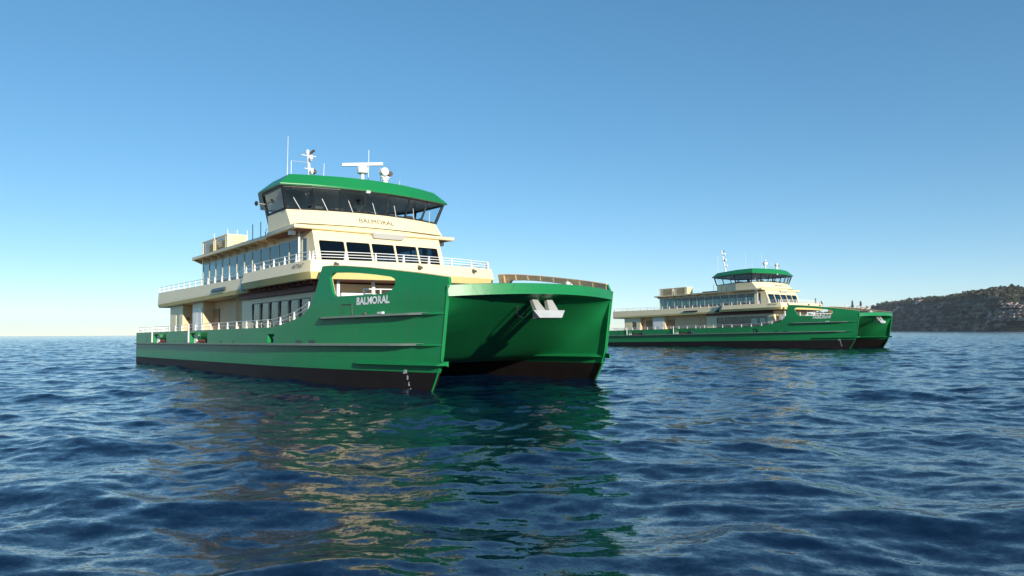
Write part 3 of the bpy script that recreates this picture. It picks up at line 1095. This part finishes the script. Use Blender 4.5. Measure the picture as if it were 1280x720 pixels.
    for x, z in ((16.75, 11.4), (16.85, 10.65), (17.0, 9.9), (16.3, 11.78)):
        MB().lathe((x, 0, z), [(.08, 0), (.095, .03), (.095, .20), (.06, .25)], 10).build('mast_lamp', M['white'], mast, smooth=50)
    MB().lathe((16.55, .22, 10.78), [(.02, -.06), (.14, -.02), (.14, .12), (.10, .2)], 10, 'X').build('horn', M['lamp'], mast, smooth=50)
    MB().pane([(16.3, .02, 11.8), (16.5, .25, 12.05), (16.45, .38, 12.0), (16.25, .12, 11.72)], .04).build('wind_vane', M['lamp'], mast)
    MB().tube([(16.35, -.05, 11.3), (16.35, -.95, 11.28), (16.35, -1.0, 9.0)], .02, 5).build('mast_arm', M['white'], mast, smooth=60)
    # radar scanner
    r_ = MB()
    r_.tube([(22.2, .2, 8.98), (22.2, .2, 9.62)], .09, 10)
    r_.lathe((22.2, .2, 9.62), [(.16, 0), (.25, .04), (.27, .30), (.24, .36)], 14)
    rad = r_.build('radar', M['white'], FERRY, smooth=40)
    sb = MB().hexa([(-.07, -1.0, 0), (.07, -.98, 0), (.07, .98, 0), (-.07, 1.0, 0), (-.04, -1.0, .16), (.04, -.98, .16), (.04, .98, .16), (-.04, 1.0, .16)]).build('scanner_bar', M['white'], rad, bevel=.02)
    sb.location = (22.2, .2, 10.02)
    sb.rotation_euler = (0, 0, R(-40))
    MB().box(22.0, 22.12, -.35, -.1, 9.0, 9.14).build('junction_box', M['lamp'], FERRY)
    # searchlight
    s_ = MB()
    s_.lathe((23.3, .82, 8.98), [(.13, 0), (.13, .18), (.17, .2), (.15, .36)], 12)
    s_.box(23.24, 23.36, .60, 1.04, 9.32, 9.40)
    so = s_.build('searchlight', M['white'], FERRY, smooth=40)
    MB().lathe((23.14, .72, 9.58), [(.10, 0), (.19, .06), (.20, .34), (.17, .36)], 14, 'X').build('lamp_head', M['white'], so, smooth=40)
    MB().lathe((23.18, 1.02, 9.52), [(.08, 0), (.12, .05), (.12, .3)], 12, 'X').build('lamp_head', M['lamp'], so, smooth=40)
    # whip antennas
    for x, y, z0, z1, r0 in ((21.9, -3.45, 8.9, 10.95, .022), (21.5, -1.5, 9.0, 10.05, .022), (21.2, 1.05, 9.0, 11.15, .02), (22.6, .95, 9.0, 9.95, .016), (21.6, 2.6, 9.0, 9.7, .016)):
        MB().tube([(x, y, z0), (x, y, z0 + .25), (x + .02, y + .03, z1)], r0, 6, .012).build('antenna', M['white'], FERRY, smooth=60)
    for x, z1 in ((17.3, 7.48), (18.4, 7.46)):
        MB().tube([(x, -3.35, 6.56), (x, -3.35, z1)], .02, 5).build('antenna', M['dark'], FERRY)
    MB().tube([(19.2, -3.4, 6.56), (19.15, -3.4, 6.85), (19.3, -3.4, 7.0)], .02, 5).build('hook_pipe', M['dark'], FERRY)
    return wh


def front_u(u, v, z0):
    """point on the raked wheelhouse box front at half-breadth u and height z0+v"""
    z = z0 + v
    t = (z - Z_BOT) / (Z_SILL - Z_BOT)
    def at(xc, dx, h):
        ys = [h * w_ for w_ in WY]
        xs_ = [xc - dx * abs(w_) ** 2 for w_ in WY]
        return float(np.interp(u, ys, xs_))
    x = at(24.22, .50, 3.98) * (1 - t) + at(23.76, .86, 3.93) * t
    return (x + .015, u, z)


def make_letters(name, number):
    out = []
    out.append(text_mesh(name, .25, lambda u, v: (30.38 + u * 1, -(hully(30.38 + u, 2.88 + v) + .012), 2.885 + v), M['letter_white'], 'hull_name', FERRY, bold=.014, width=1.86))
    out.append(text_mesh(name, .25, lambda u, v: (32.24 - u, (hully(32.24 - u, 2.88 + v) + .012), 2.885 + v), M['letter_white'], 'hull_name', FERRY, bold=.014, width=1.86))
    out.append(text_mesh(name, .21, lambda u, v: front_u(u, v, 6.93), M['letter_dark'], 'bridge_name', FERRY, width=1.80, align='CENTER'))
    for s in (-1, 1):
        out.append(text_mesh(number, .17, lambda u, v, s=s: (25.22 + u if s < 0 else 26.35 - u, s * (4.55 + .12 * (4.80 - 4.53 - v) / .48 + .012), 4.53 + v), M['letter_dark'], 'hull_number', FERRY, width=1.12))
    return out


RAIL_STANCH = stanchion_mesh()
make_hull()
make_gates()
make_main_cabin()
make_upper_deck()
make_railings()
make_upper_cabin()
make_wheelhouse()


def copy_tree(o, parent=None):
    c = o.copy()
    COL.objects.link(c)
    if parent:
        c.parent = parent
    for ch in list(o.children):
        copy_tree(ch, c)
    return c


FERRY2 = copy_tree(FERRY)
F1 = FERRY
for o in FERRY2.children_recursive:
    if o.name.startswith('scanner_bar'):
        o.rotation_euler = (0, 0, R(35))
L1 = make_letters('BALMORAL', '457567')
L2 = make_letters('FAIRLIGHT', '457568')
for o in L2:
    o.parent = FERRY2
def place(o, x, y, yaw, heel, trim):
    o.rotation_mode = 'XYZ'
    o.location = (x, y, 0)
    o.rotation_euler = (heel, -trim, yaw)
place(F1, -21.54, 50.83, R(-50.05), R(.55), R(.30))
place(FERRY2, 16.50, 101.52, R(-51.55), R(-.22), R(.79))
tag(F1, 'large green and cream catamaran ferry in the foreground with BALMORAL on its bow', 'ferry', 'green and cream catamaran ferries')
tag(FERRY2, 'smaller looking green and cream ferry farther off with FAIRLIGHT on its bow', 'ferry', 'green and cream catamaran ferries')
bpy.context.view_layer.update()


# ------------------------------------------------------------------ person at the helm of the near ferry
def skin_mesh(name, joints, bones, mat, parent=None, sub=1):
    me = bpy.data.meshes.new(name)
    me.from_pydata([j[0] for j in joints], bones, [])
    o = bpy.data.objects.new(name, me)
    COL.objects.link(o)
    sk = o.modifiers.new('skin', 'SKIN')
    for v, j in zip(me.skin_vertices[0].data, joints):
        v.radius = j[1] if isinstance(j[1], tuple) else (j[1], j[1])
    me.skin_vertices[0].data[0].use_root = True
    ss = o.modifiers.new('sub', 'SUBSURF')
    ss.levels = ss.render_levels = sub
    dg = bpy.context.evaluated_depsgraph_get()
    m2 = bpy.data.meshes.new_from_object(o.evaluated_get(dg))
    bpy.data.objects.remove(o)
    m2.materials.clear()
    m2.materials.append(mat)
    m2.shade_smooth()
    return link(name, m2, parent)


M['skin'] = paint('skin', (0.42, 0.24, 0.16), .5, .05, 5)
M['hair'] = paint('hair', (0.02, 0.015, 0.012), .6, .1, 5)
M['shirt'] = paint('shirt', (0.80, 0.80, 0.80), .8, .05, 5)
M['trousers'] = paint('trousers', (0.03, 0.035, 0.05), .8, .05, 5)
J = [((0, 0, .92), .13), ((0, 0, 1.12), .135), ((0, 0, 1.32), .15), ((.0, 0, 1.43), .06), ((.02, 0, 1.52), .055), ((.03, 0, 1.60), .085), ((.02, 0, 1.69), .075)]
Bn = [(0, 1), (1, 2), (2, 3), (3, 4), (4, 5), (5, 6)]
for s in (-1, 1):
    o = len(J)
    J += [((0, s * .10, .86), .085), ((.01, s * .11, .48), .06), ((-.01, s * .11, .07), .045), ((.12, s * .12, .035), .035)]
    Bn += [(0, o), (o, o + 1), (o + 1, o + 2), (o + 2, o + 3)]
    o = len(J)
    J += [((0, s * .20, 1.37), .055), ((.04, s * .25, 1.10), .042), ((.30, s * .20, 1.02), .032), ((.38, s * .18, 1.02), .035)]
    Bn += [(2, o), (o, o + 1), (o + 1, o + 2), (o + 2, o + 3)]
    for k in range(4):
        q = len(J)
        J += [((.42, s * (.15 + .02 * k), 1.02), .010), ((.455, s * (.15 + .02 * k), 1.0), .009)]
        Bn += [(o + 3, q), (q, q + 1)]
body = skin_mesh('person', J, Bn, M['skin'])
Js = [((0, 0, .95), .145), ((0, 0, 1.12), .15), ((0, 0, 1.33), .165), ((0, 0, 1.42), .075)]
Bs = [(0, 1), (1, 2), (2, 3)]
for s in (-1, 1):
    o = len(Js)
    Js += [((0, s * .20, 1.37), .068), ((.03, s * .245, 1.16), .055)]
    Bs += [(2, o), (o, o + 1)]
skin_mesh('shirt', Js, Bs, M['shirt'], body)
Jt = [((0, 0, .95), .14)]
Bt = []
for s in (-1, 1):
    o = len(Jt)
    Jt += [((0, s * .10, .84), .098), ((.01, s * .11, .48), .072), ((-.01, s * .11, .10), .06)]
    Bt += [(0, o), (o, o + 1), (o + 1, o + 2)]
skin_mesh('trousers', Jt, Bt, M['trousers'], body)
hm = MB()
hm.lathe((-.01, 0, 1.60), [(.096, -.04), (.108, .03), (.10, .09), (.07, .14), (.02, .165)], 14)
hm.build('hair', M['hair'], body, smooth=60)
fm = MB()
fm.hexa([(.115, -.015, 1.565), (.145, -.012, 1.57), (.145, .012, 1.57), (.115, .015, 1.565), (.10, -.008, 1.63), (.12, -.006, 1.63), (.12, .006, 1.63), (.10, .008, 1.63)])
fm.build('nose', M['skin'], body)
for s in (-1, 1):
    MB().lathe((.10, s * .034, 1.628), [(.004, -.012), (.013, 0), (.004, .012)], 8, 'X').build('eye', M['hair'], body)
    MB().lathe((.03, s * .092, 1.60), [(.012, -.012), (.028, 0), (.012, .012)], 8, 'Y').build('ear', M['skin'], body)
body.matrix_world = F1.matrix_world @ Matrix.Translation((22.02, .06, 6.71))
tag(body, 'person in a white shirt standing behind the bridge windows of the near ferry', 'person')


# ------------------------------------------------------------------ sea
def make_sea():
    rng = np.random.default_rng(7)
    NW = 190
    lam = np.exp(rng.uniform(np.log(.24), np.log(12), NW))
    th = np.radians(-100 + 52 * rng.standard_normal(NW))       # travel direction, roughly towards the viewer
    k = 2 * np.pi / lam
    wgt = np.where(lam > 3.5, (3.5 / lam) ** 1.5, 1.0) * np.where(lam < .6, .8, 1.0)
    SL = 0.148
    amp = SL * math.sqrt(2 / NW) * wgt / k
    ph = rng.uniform(0, 2 * np.pi, NW)
    def field(X, Y, ds):
        Z = np.zeros_like(X)
        DX = np.zeros_like(X)
        DY = np.zeros_like(X)
        for i in range(NW):
            f = np.clip((lam[i] / ds - 1.3) / 1.6, 0, 1)
            if f.max() <= 0:
                continue
            cx, cy = math.cos(th[i]), math.sin(th[i])
            p = k[i] * (X * cx + Y * cy) + ph[i]
            s, c = np.sin(p), np.cos(p)
            a = amp[i] * f
            Z += a * c
            DX -= a * s * cx
            DY -= a * s * cy
        q = .85
        return X + q * DX, Y + q * DY, Z
    V, F = [], []
    def grid(rr, aa, off):
        Rr, Aa = np.meshgrid(rr, aa, indexing='ij')
        X, Y = Rr * np.sin(Aa), Rr * np.cos(Aa)
        ds = np.maximum(np.gradient(rr)[:, None] * .55 + 0 * X, Rr * abs(aa[1] - aa[0]))
        X, Y, Z = field(X, Y, ds)
        fade = np.clip((3500 - Rr) / 1500, 0, 1)
        v = np.stack([X, Y, Z * fade], -1).reshape(-1, 3)
        nr, na = len(rr), len(aa)
        i = np.arange(nr - 1)[:, None] * na + np.arange(na - 1)[None, :]
        f = np.stack([i, i + na, i + na + 1, i + 1], -1).reshape(-1, 4) + off
        return v, f
    r1 = np.concatenate([np.exp(np.arange(np.log(1.2), np.log(900), .0046)), np.exp(np.linspace(np.log(905), np.log(9000), 60))])
    a1 = np.radians(np.linspace(-43, 43, 820))
    v1, f1 = grid(r1, a1, 0)
    r2 = np.concatenate([np.exp(np.linspace(np.log(1.2), np.log(900), 260)), np.exp(np.linspace(np.log(1100), np.log(9000), 14))])
    a2 = np.radians(np.linspace(43, 317, 300))
    v2, f2 = grid(r2, a2, len(v1))
    a3 = np.linspace(0, 2 * np.pi, 33)[:-1]
    v = np.concatenate([v1, v2, np.array([[0, 0, 0]])])
    f = np.concatenate([f1, f2])
    me = bpy.data.meshes.new('sea')
    me.vertices.add(len(v))
    me.vertices.foreach_set('co', v.astype(np.float32).ravel())
    nf = len(f)
    me.loops.add(nf * 4)
    me.loops.foreach_set('vertex_index', f.astype(np.int32).ravel())
    me.polygons.add(nf)
    me.polygons.foreach_set('loop_start', np.arange(0, nf * 4, 4, dtype=np.int32))
    me.polygons.foreach_set('loop_total', np.full(nf, 4, dtype=np.int32))
    me.update(calc_edges=True)
    me.shade_smooth()
    m, n, l, b = mat_new('sea_water')
    b.inputs['Base Color'].default_value = (0.0014, 0.0115, 0.036, 1)
    b.inputs['Roughness'].default_value = 0.10
    b.inputs['IOR'].default_value = 1.333
    # small ripples: random slopes added to the wave normal
    geo = n.new('ShaderNodeNewGeometry')
    tot = None
    for sc_, st, amt in ((1.1, (1, 1.3, 1), .14), (3.2, (1, 1.25, 1), .11), (11.0, (1, 1.2, 1), .09), (34.0, (1, 1, 1), .07)):
        mp = n.new('ShaderNodeMapping')
        mp.inputs['Rotation'].default_value = (0, 0, R(12))
        mp.inputs['Scale'].default_value = st
        l.new(geo.outputs['Position'], mp.inputs['Vector'])
        nz = n.new('ShaderNodeTexNoise')
        nz.inputs['Scale'].default_value = sc_
        nz.inputs['Detail'].default_value = 2
        l.new(mp.outputs[0], nz.inputs['Vector'])
        sb = n.new('ShaderNodeVectorMath')
        sb.operation = 'SUBTRACT'
        l.new(nz.outputs['Color'], sb.inputs[0])
        sb.inputs[1].default_value = (.5, .5, .5)
        ml = n.new('ShaderNodeVectorMath')
        ml.operation = 'MULTIPLY'
        l.new(sb.outputs[0], ml.inputs[0])
        ml.inputs[1].default_value = (amt * 2, amt * 2, 0)
        if tot is None:
            tot = ml.outputs[0]
        else:
            ad = n.new('ShaderNodeVectorMath')
            l.new(tot, ad.inputs[0])
            l.new(ml.outputs[0], ad.inputs[1])
            tot = ad.outputs[0]
    ad = n.new('ShaderNodeVectorMath')
    l.new(geo.outputs['Normal'], ad.inputs[0])
    l.new(tot, ad.inputs[1])
    nm = n.new('ShaderNodeVectorMath')
    nm.operation = 'NORMALIZE'
    l.new(ad.outputs[0], nm.inputs[0])
    l.new(nm.outputs[0], b.inputs['Normal'])
    me.materials.append(m)
    o = link('sea', me)
    o.location.z = .15
    tag(o, 'choppy deep blue sea with small wind waves', 'sea', kind='structure')


make_sea()

# ------------------------------------------------------------------ headland
F_PX = 882.65


def hor(px):
    return 420 - (px - 5) * 7.3 / 1270


def at(px, h, d):
    """world point seen at photo column px, h photo pixels above the sea horizon, d metres away"""
    return ((px - 640) / F_PX * d, d, EYE + h * d / F_PX)


D0 = ([940, 1030, 1086, 1089, 1112, 1130, 1160, 1200, 1235, 1250, 1280, 1340, 1500], [2300, 2300, 2250, 2350, 2200, 2000, 1720, 1420, 1190, 1150, 1110, 1060, 980])
HC = ([940, 1000, 1086, 1090, 1112, 1130, 1160, 1200, 1235, 1250, 1265, 1280, 1340, 1500], [0, 6, 10, 12, 17, 24, 34, 39, 43, 40, 36, 35, 36, 30])
HS = ([940, 965, 1000, 1045, 1060, 1075, 1087, 1089, 1095, 1110, 1130, 1150, 1160, 1180, 1200, 1215, 1235, 1250, 1268, 1272, 1280, 1340, 1500],
      [-1, 0, 20, 25, 27, 28, 28, 29, 32, 35, 36.5, 38, 39, 39.5, 42, 45, 47, 50, 51.5, 49, 49, 50, 46])


def make_land():
    rng = np.random.default_rng(3)
    cols = np.arange(940, 1500, 2.0)
    nx, L = len(cols), []
    from mathutils import noise as nz
    V, F = [], []
    rows = [(0, -.03)] + [(0, t) for t in np.linspace(.03, 1, 16)] + [(1, t) for t in np.linspace(.1, 1, 10)] + [(2, t) for t in (.3, .7, 1)]
    for px in cols:
        d0, hc, hs = np.interp(px, *D0), np.interp(px, *HC), np.interp(px, *HS)
        for k, t in rows:
            if k == 0:
                d = d0 + 30 * t ** 1.2 * (1 if px > 1105 else 6)
                h = hc * t
            elif k == 1:
                d = d0 + (30 if px > 1105 else 180) + 260 * t
                h = hc + (hs - hc) * t ** .8
            else:
                d = d0 + 290 + 500 * t
                h = hs * (1 - t * .95)
            x, y, z = at(px, h, d)
            if k == 0 and t > 0 or k == 1 and t < 1:
                q = Vector((x * .02, y * .02, z * .09))
                a = nz.fractal(q, 1.0, 2.0, 4)
                b = nz.fractal(Vector((x * .006, y * .006, z * .25)), 1.0, 2.0, 3)
                x += a * 9 + b * 8
                y += a * 7
                z += a * (2.0 if k == 0 else 3.5)
            V.append((x, y, z))
    nr = len(rows)
    for i in range(nx - 1):
        for j in range(nr - 1):
            F.append((i * nr + j, (i + 1) * nr + j, (i + 1) * nr + j + 1, i * nr + j + 1))
    me = bpy.data.meshes.new('headland')
    me.from_pydata(V, [], F)
    m, n, l, b = mat_new('headland_rock')
    geo = n.new('ShaderNodeNewGeometry')
    sp = n.new('ShaderNodeSeparateXYZ')
    l.new(geo.outputs['Normal'], sp.inputs[0])
    mp = n.new('ShaderNodeMapping')
    mp.inputs['Scale'].default_value = (.006, .006, .16)
    l.new(geo.outputs['Position'], mp.inputs[0])
    st = n.new('ShaderNodeTexNoise')
    st.inputs['Scale'].default_value = 1.0
    st.inputs['Detail'].default_value = 6
    l.new(mp.outputs[0], st.inputs['Vector'])
    rp = n.new('ShaderNodeValToRGB')
    rp.color_ramp.elements[0].position = .35
    rp.color_ramp.elements[0].color = (.065, .056, .050, 1)
    rp.color_ramp.elements[1].position = .7
    rp.color_ramp.elements[1].color = (.42, .33, .26, 1)
    l.new(st.outputs['Fac'], rp.inputs[0])
    vg = n.new('ShaderNodeTexNoise')
    vg.inputs['Scale'].default_value = .03
    vg.inputs['Detail'].default_value = 8
    l.new(geo.outputs['Position'], vg.inputs['Vector'])
    ad = n.new('ShaderNodeMath')
    ad.operation = 'MULTIPLY_ADD'
    l.new(sp.outputs['Z'], ad.inputs[0])
    ad.inputs[1].default_value = .55
    l.new(vg.outputs['Fac'], ad.inputs[2])
    r2 = n.new('ShaderNodeValToRGB')
    r2.color_ramp.elements[0].position = .60
    r2.color_ramp.elements[1].position = .72
    l.new(ad.outputs[0], r2.inputs[0])
    mx = n.new('ShaderNodeMix')
    mx.data_type = 'RGBA'
    l.new(r2.outputs[0], mx.inputs[0])
    l.new(rp.outputs[0], mx.inputs[6])
    mx.inputs[7].default_value = (.045, .050, .034, 1)
    l.new(mx.outputs[2], b.inputs['Base Color'])
    b.inputs['Roughness'].default_value = .95
    b.inputs['Specular IOR Level'].default_value = .1
    me.materials.append(m)
    tag(link('headland', me), 'sandstone headland falling in cliffs to the sea', 'headland', kind='structure')

    # scrub along the top: many small leaf clumps, far off, one mass
    rnd = random.Random(5)
    leaf = paint('scrub_leaf', (0.075, 0.078, 0.052), .8, .35, .05, spec=.1)
    SV, SF = [], []

    def clump(x, y, z, r, hgt, nq):
        for _ in range(nq):
            u = Vector((rnd.gauss(0, 1), rnd.gauss(0, 1), rnd.gauss(0, 1))).normalized() * rnd.uniform(.5, 1)
            c = Vector((x + u.x * r, y + u.y * r, z + hgt * .55 + u.z * hgt * .5))
            a = Vector((rnd.gauss(0, 1), rnd.gauss(0, 1), rnd.gauss(0, .5))).normalized() * r * rnd.uniform(.25, .5)
            b_ = a.cross(Vector((rnd.gauss(0, 1), rnd.gauss(0, 1), rnd.gauss(0, 1)))).normalized() * r * rnd.uniform(.2, .42)
            o = len(SV)
            SV.extend([tuple(c - a - b_), tuple(c + a - b_ * .6), tuple(c + a * .8 + b_), tuple(c - a * .7 + b_)])
            SF.append((o, o + 1, o + 2, o + 3))
    for _ in range(2600):
        px = rnd.uniform(1088, 1400) if rnd.random() < .9 else rnd.uniform(1000, 1088)
        d0, hc, hs = np.interp(px, *D0), np.interp(px, *HC), np.interp(px, *HS)
        t = rnd.random() ** .6
        if 1112 < px < 1155 and t < .5 and rnd.random() < .6:
            continue
        d = d0 + (30 if px > 1105 else 180) + 260 * t
        h = hc + (hs - hc) * t ** .8
        x, y, z = at(px, h, d)
        r = rnd.uniform(2.0, 6.5)
        clump(x, y, z - 1.0, r, r * rnd.uniform(.8, 2.0), 16)
    me = bpy.data.meshes.new('bushland')
    me.from_pydata(SV, [], SF)
    me.materials.append(leaf)
    tag(link('bushland', me), 'low dark green scrub and trees covering the headland top', 'bushland', kind='stuff')

    # sunlit rubble on the nearer end of the cliff, one mass of boulders
    rock = paint('pale_sandstone', (0.42, 0.33, 0.29), .9, .25, .08, spec=.1)
    BV, BF = [], []
    for _ in range(300):
        px = rnd.uniform(1232, 1300)
        h = rnd.uniform(12, 25) - max(0, (1242 - px) * .6)
        if rnd.random() < .25:
            px, h = rnd.uniform(1252, 1300), rnd.uniform(28, 34)
        d = np.interp(px, *D0) + 18 - rnd.uniform(0, 12) + (h - 12) * .8
        x, y, z = at(px, h, d - 14)
        r = rnd.uniform(.8, 2.6)
        o = len(BV)
        for q in ((1, 1, 1), (-1, 1, 1), (-1, -1, 1), (1, -1, 1), (1, 1, -1), (-1, 1, -1), (-1, -1, -1), (1, -1, -1)):
            BV.append((x + r * q[0] * rnd.uniform(.6, 1.3), y + r * q[1] * rnd.uniform(.6, 1.3), z + r * .7 * q[2] * rnd.uniform(.5, 1.2)))
        BF.extend([tuple(o + i for i in f) for f in ((0, 1, 2, 3), (7, 6, 5, 4), (0, 4, 5, 1), (1, 5, 6, 2), (2, 6, 7, 3), (3, 7, 4, 0))])
    me = bpy.data.meshes.new('rubble')
    me.from_pydata(BV, [], BF)
    me.materials.append(rock)
    tag(link('rubble', me), 'pale sandstone boulders tumbled down the cliff', 'rubble', kind='stuff')

    # houses among the trees
    wallm = paint('house_render', (0.70, 0.62, 0.56), .8, .1, .1)
    roofm = paint('tiled_roof', (0.30, 0.13, 0.09), .8, .2, .3)

    def house_mesh():
        w_, d_, h_ = 8, 6, 6
        V = [(-w_, -d_, -3), (w_, -d_, -3), (w_, d_, -3), (-w_, d_, -3), (-w_, -d_, h_), (w_, -d_, h_), (w_, d_, h_), (-w_, d_, h_),
             (-w_ - .6, -d_ - .6, h_ - .1), (w_ + .6, -d_ - .6, h_ - .1), (w_ + .6, d_ + .6, h_ - .1), (-w_ - .6, d_ + .6, h_ - .1), (-w_ * .5, 0, h_ + 3.4), (w_ * .5, 0, h_ + 3.4)]
        Fh = [(0, 1, 5, 4), (1, 2, 6, 5), (2, 3, 7, 6), (3, 0, 4, 7), (8, 9, 13, 12), (9, 10, 13), (10, 11, 12, 13), (11, 8, 12), (11, 10, 9, 8)]
        me = bpy.data.meshes.new('house')
        me.from_pydata(V, [], Fh)
        me.materials.append(wallm)
        me.materials.append(roofm)
        for i, p in enumerate(me.polygons):
            p.material_index = 1 if i >= 4 else 0
        return me
    hm_ = house_mesh()
    for px, h, dd in ((1059, 24, 60), (1064, 27, 120), (1069, 25, 70), (1073, 28, 130), (1078, 26, 80), (1083, 25, 60), (1086, 27, 130), (1050, 23, 80),
                      (1120, 24, 60), (1123.5, 27, 90), (1126, 22, 50), (1129, 25.5, 80), (1133, 28, 110), (1136, 25, 70), (1139, 29, 120), (1143, 31, 100), (1148, 33, 90), (1152, 34.5, 110), (1117, 21, 45)):
        o = link('house', hm_)
        o.location = at(px, h + 1.5, np.interp(px, *D0) + (180 if px < 1105 else 30) + dd)
        o.rotation_euler = (0, 0, rnd.uniform(-.5, .5))
        s_ = rnd.uniform(.55, .85)
        o.scale = (s_, s_, s_)
        tag(o, 'small pale house with a tiled roof on the distant headland', 'house', 'houses on the headland')

    # pines standing up from the ridge
    bark = paint('bark', (0.09, 0.06, 0.045), .9, .2, 1)
    pinem = paint('pine_leaf', (0.035, 0.055, 0.035), .8, .25, .3, spec=.1)

    def pine(px, h0, h1, d, spread, label, bushy=False):
        x, y, z0 = at(px, h0, d)
        z1 = at(px, h1, d)[2]
        H = z1 - z0
        root = bpy.data.objects.new('pine_tree', None)
        COL.objects.link(root)
        root.location = (x, y, z0 - 2)
        MB().tube([(0, 0, 0), (0, 0, H * .97 + 2)], .5, 6, .1).build('trunk', bark, root)
        SV.clear()
        SF.clear()
        for i in range(26):
            t = i / 25
            r = spread * ((1 - t) ** .8 if not bushy else math.sin(math.pi * (t * .85 + .15)))
            for k in range(7):
                a = rnd.uniform(0, 6.28)
                clump(math.cos(a) * r * rnd.uniform(.3, 1), math.sin(a) * r * rnd.uniform(.3, 1), 2 + H * (.22 + .76 * t) if not bushy else 2 + H * (.35 + .6 * t), spread * .34 + .5, H * .07, 7)
        me = bpy.data.meshes.new('crown')
        me.from_pydata(list(SV), [], list(SF))
        me.materials.append(pinem)
        link('crown', me, root)
        tag(root, label, 'tree', 'pines on the headland')
    pine(1065.5, 27, 37.5, 2480, 4.2, 'conical pine tree just right of the white tower on the ridge')
    pine(1075.8, 27, 37.5, 2480, 3.4, 'top heavy pine tree right of the conical pine on the ridge', True)
    pine(1019.5, 26, 40.5, 2450, 3.6, 'conical pine tree standing alone above the bow deck of the far ferry')
    pine(1026.5, 26, 37.5, 2450, 5.0, 'low round crowned tree beside the lone pine above the far ferry', True)
    # white tower
    x, y, z0 = at(1057, 27, 2450)
    MB().lathe((0, 0, 0), [(2.4, -3), (2.2, 4), (1.8, 15), (2.3, 15.2), (2.3, 16), (1.4, 16.2), (1.4, 19), (.2, 21.5)], 14).build('lighthouse', M['white'], smooth=40).location = (x, y, z0)
    tag(bpy.data.objects['lighthouse'], 'slim white tower on the distant ridge', 'tower')


make_land()

# ------------------------------------------------------------------ haze over the water
hz = MB().box(-9600, 9600, -9600, 9600, -4, 175).build('haze', M['white'])
hm2 = bpy.data.materials.new('haze')
hm2.use_nodes = True
hn, hl = hm2.node_tree.nodes, hm2.node_tree.links
hn.remove(hn['Principled BSDF'])
pv = hn.new('ShaderNodeVolumePrincipled')
pv.inputs['Color'].default_value = (.80, .88, .96, 1)
pv.inputs['Density'].default_value = 0.00005
pv.inputs['Anisotropy'].default_value = 0.0
hl.new(pv.outputs[0], hn['Material Output'].inputs['Volume'])
hz.data.materials.clear()
hz.data.materials.append(hm2)
tag(hz, 'thin sea haze paling the distant headland', 'haze', kind='stuff')
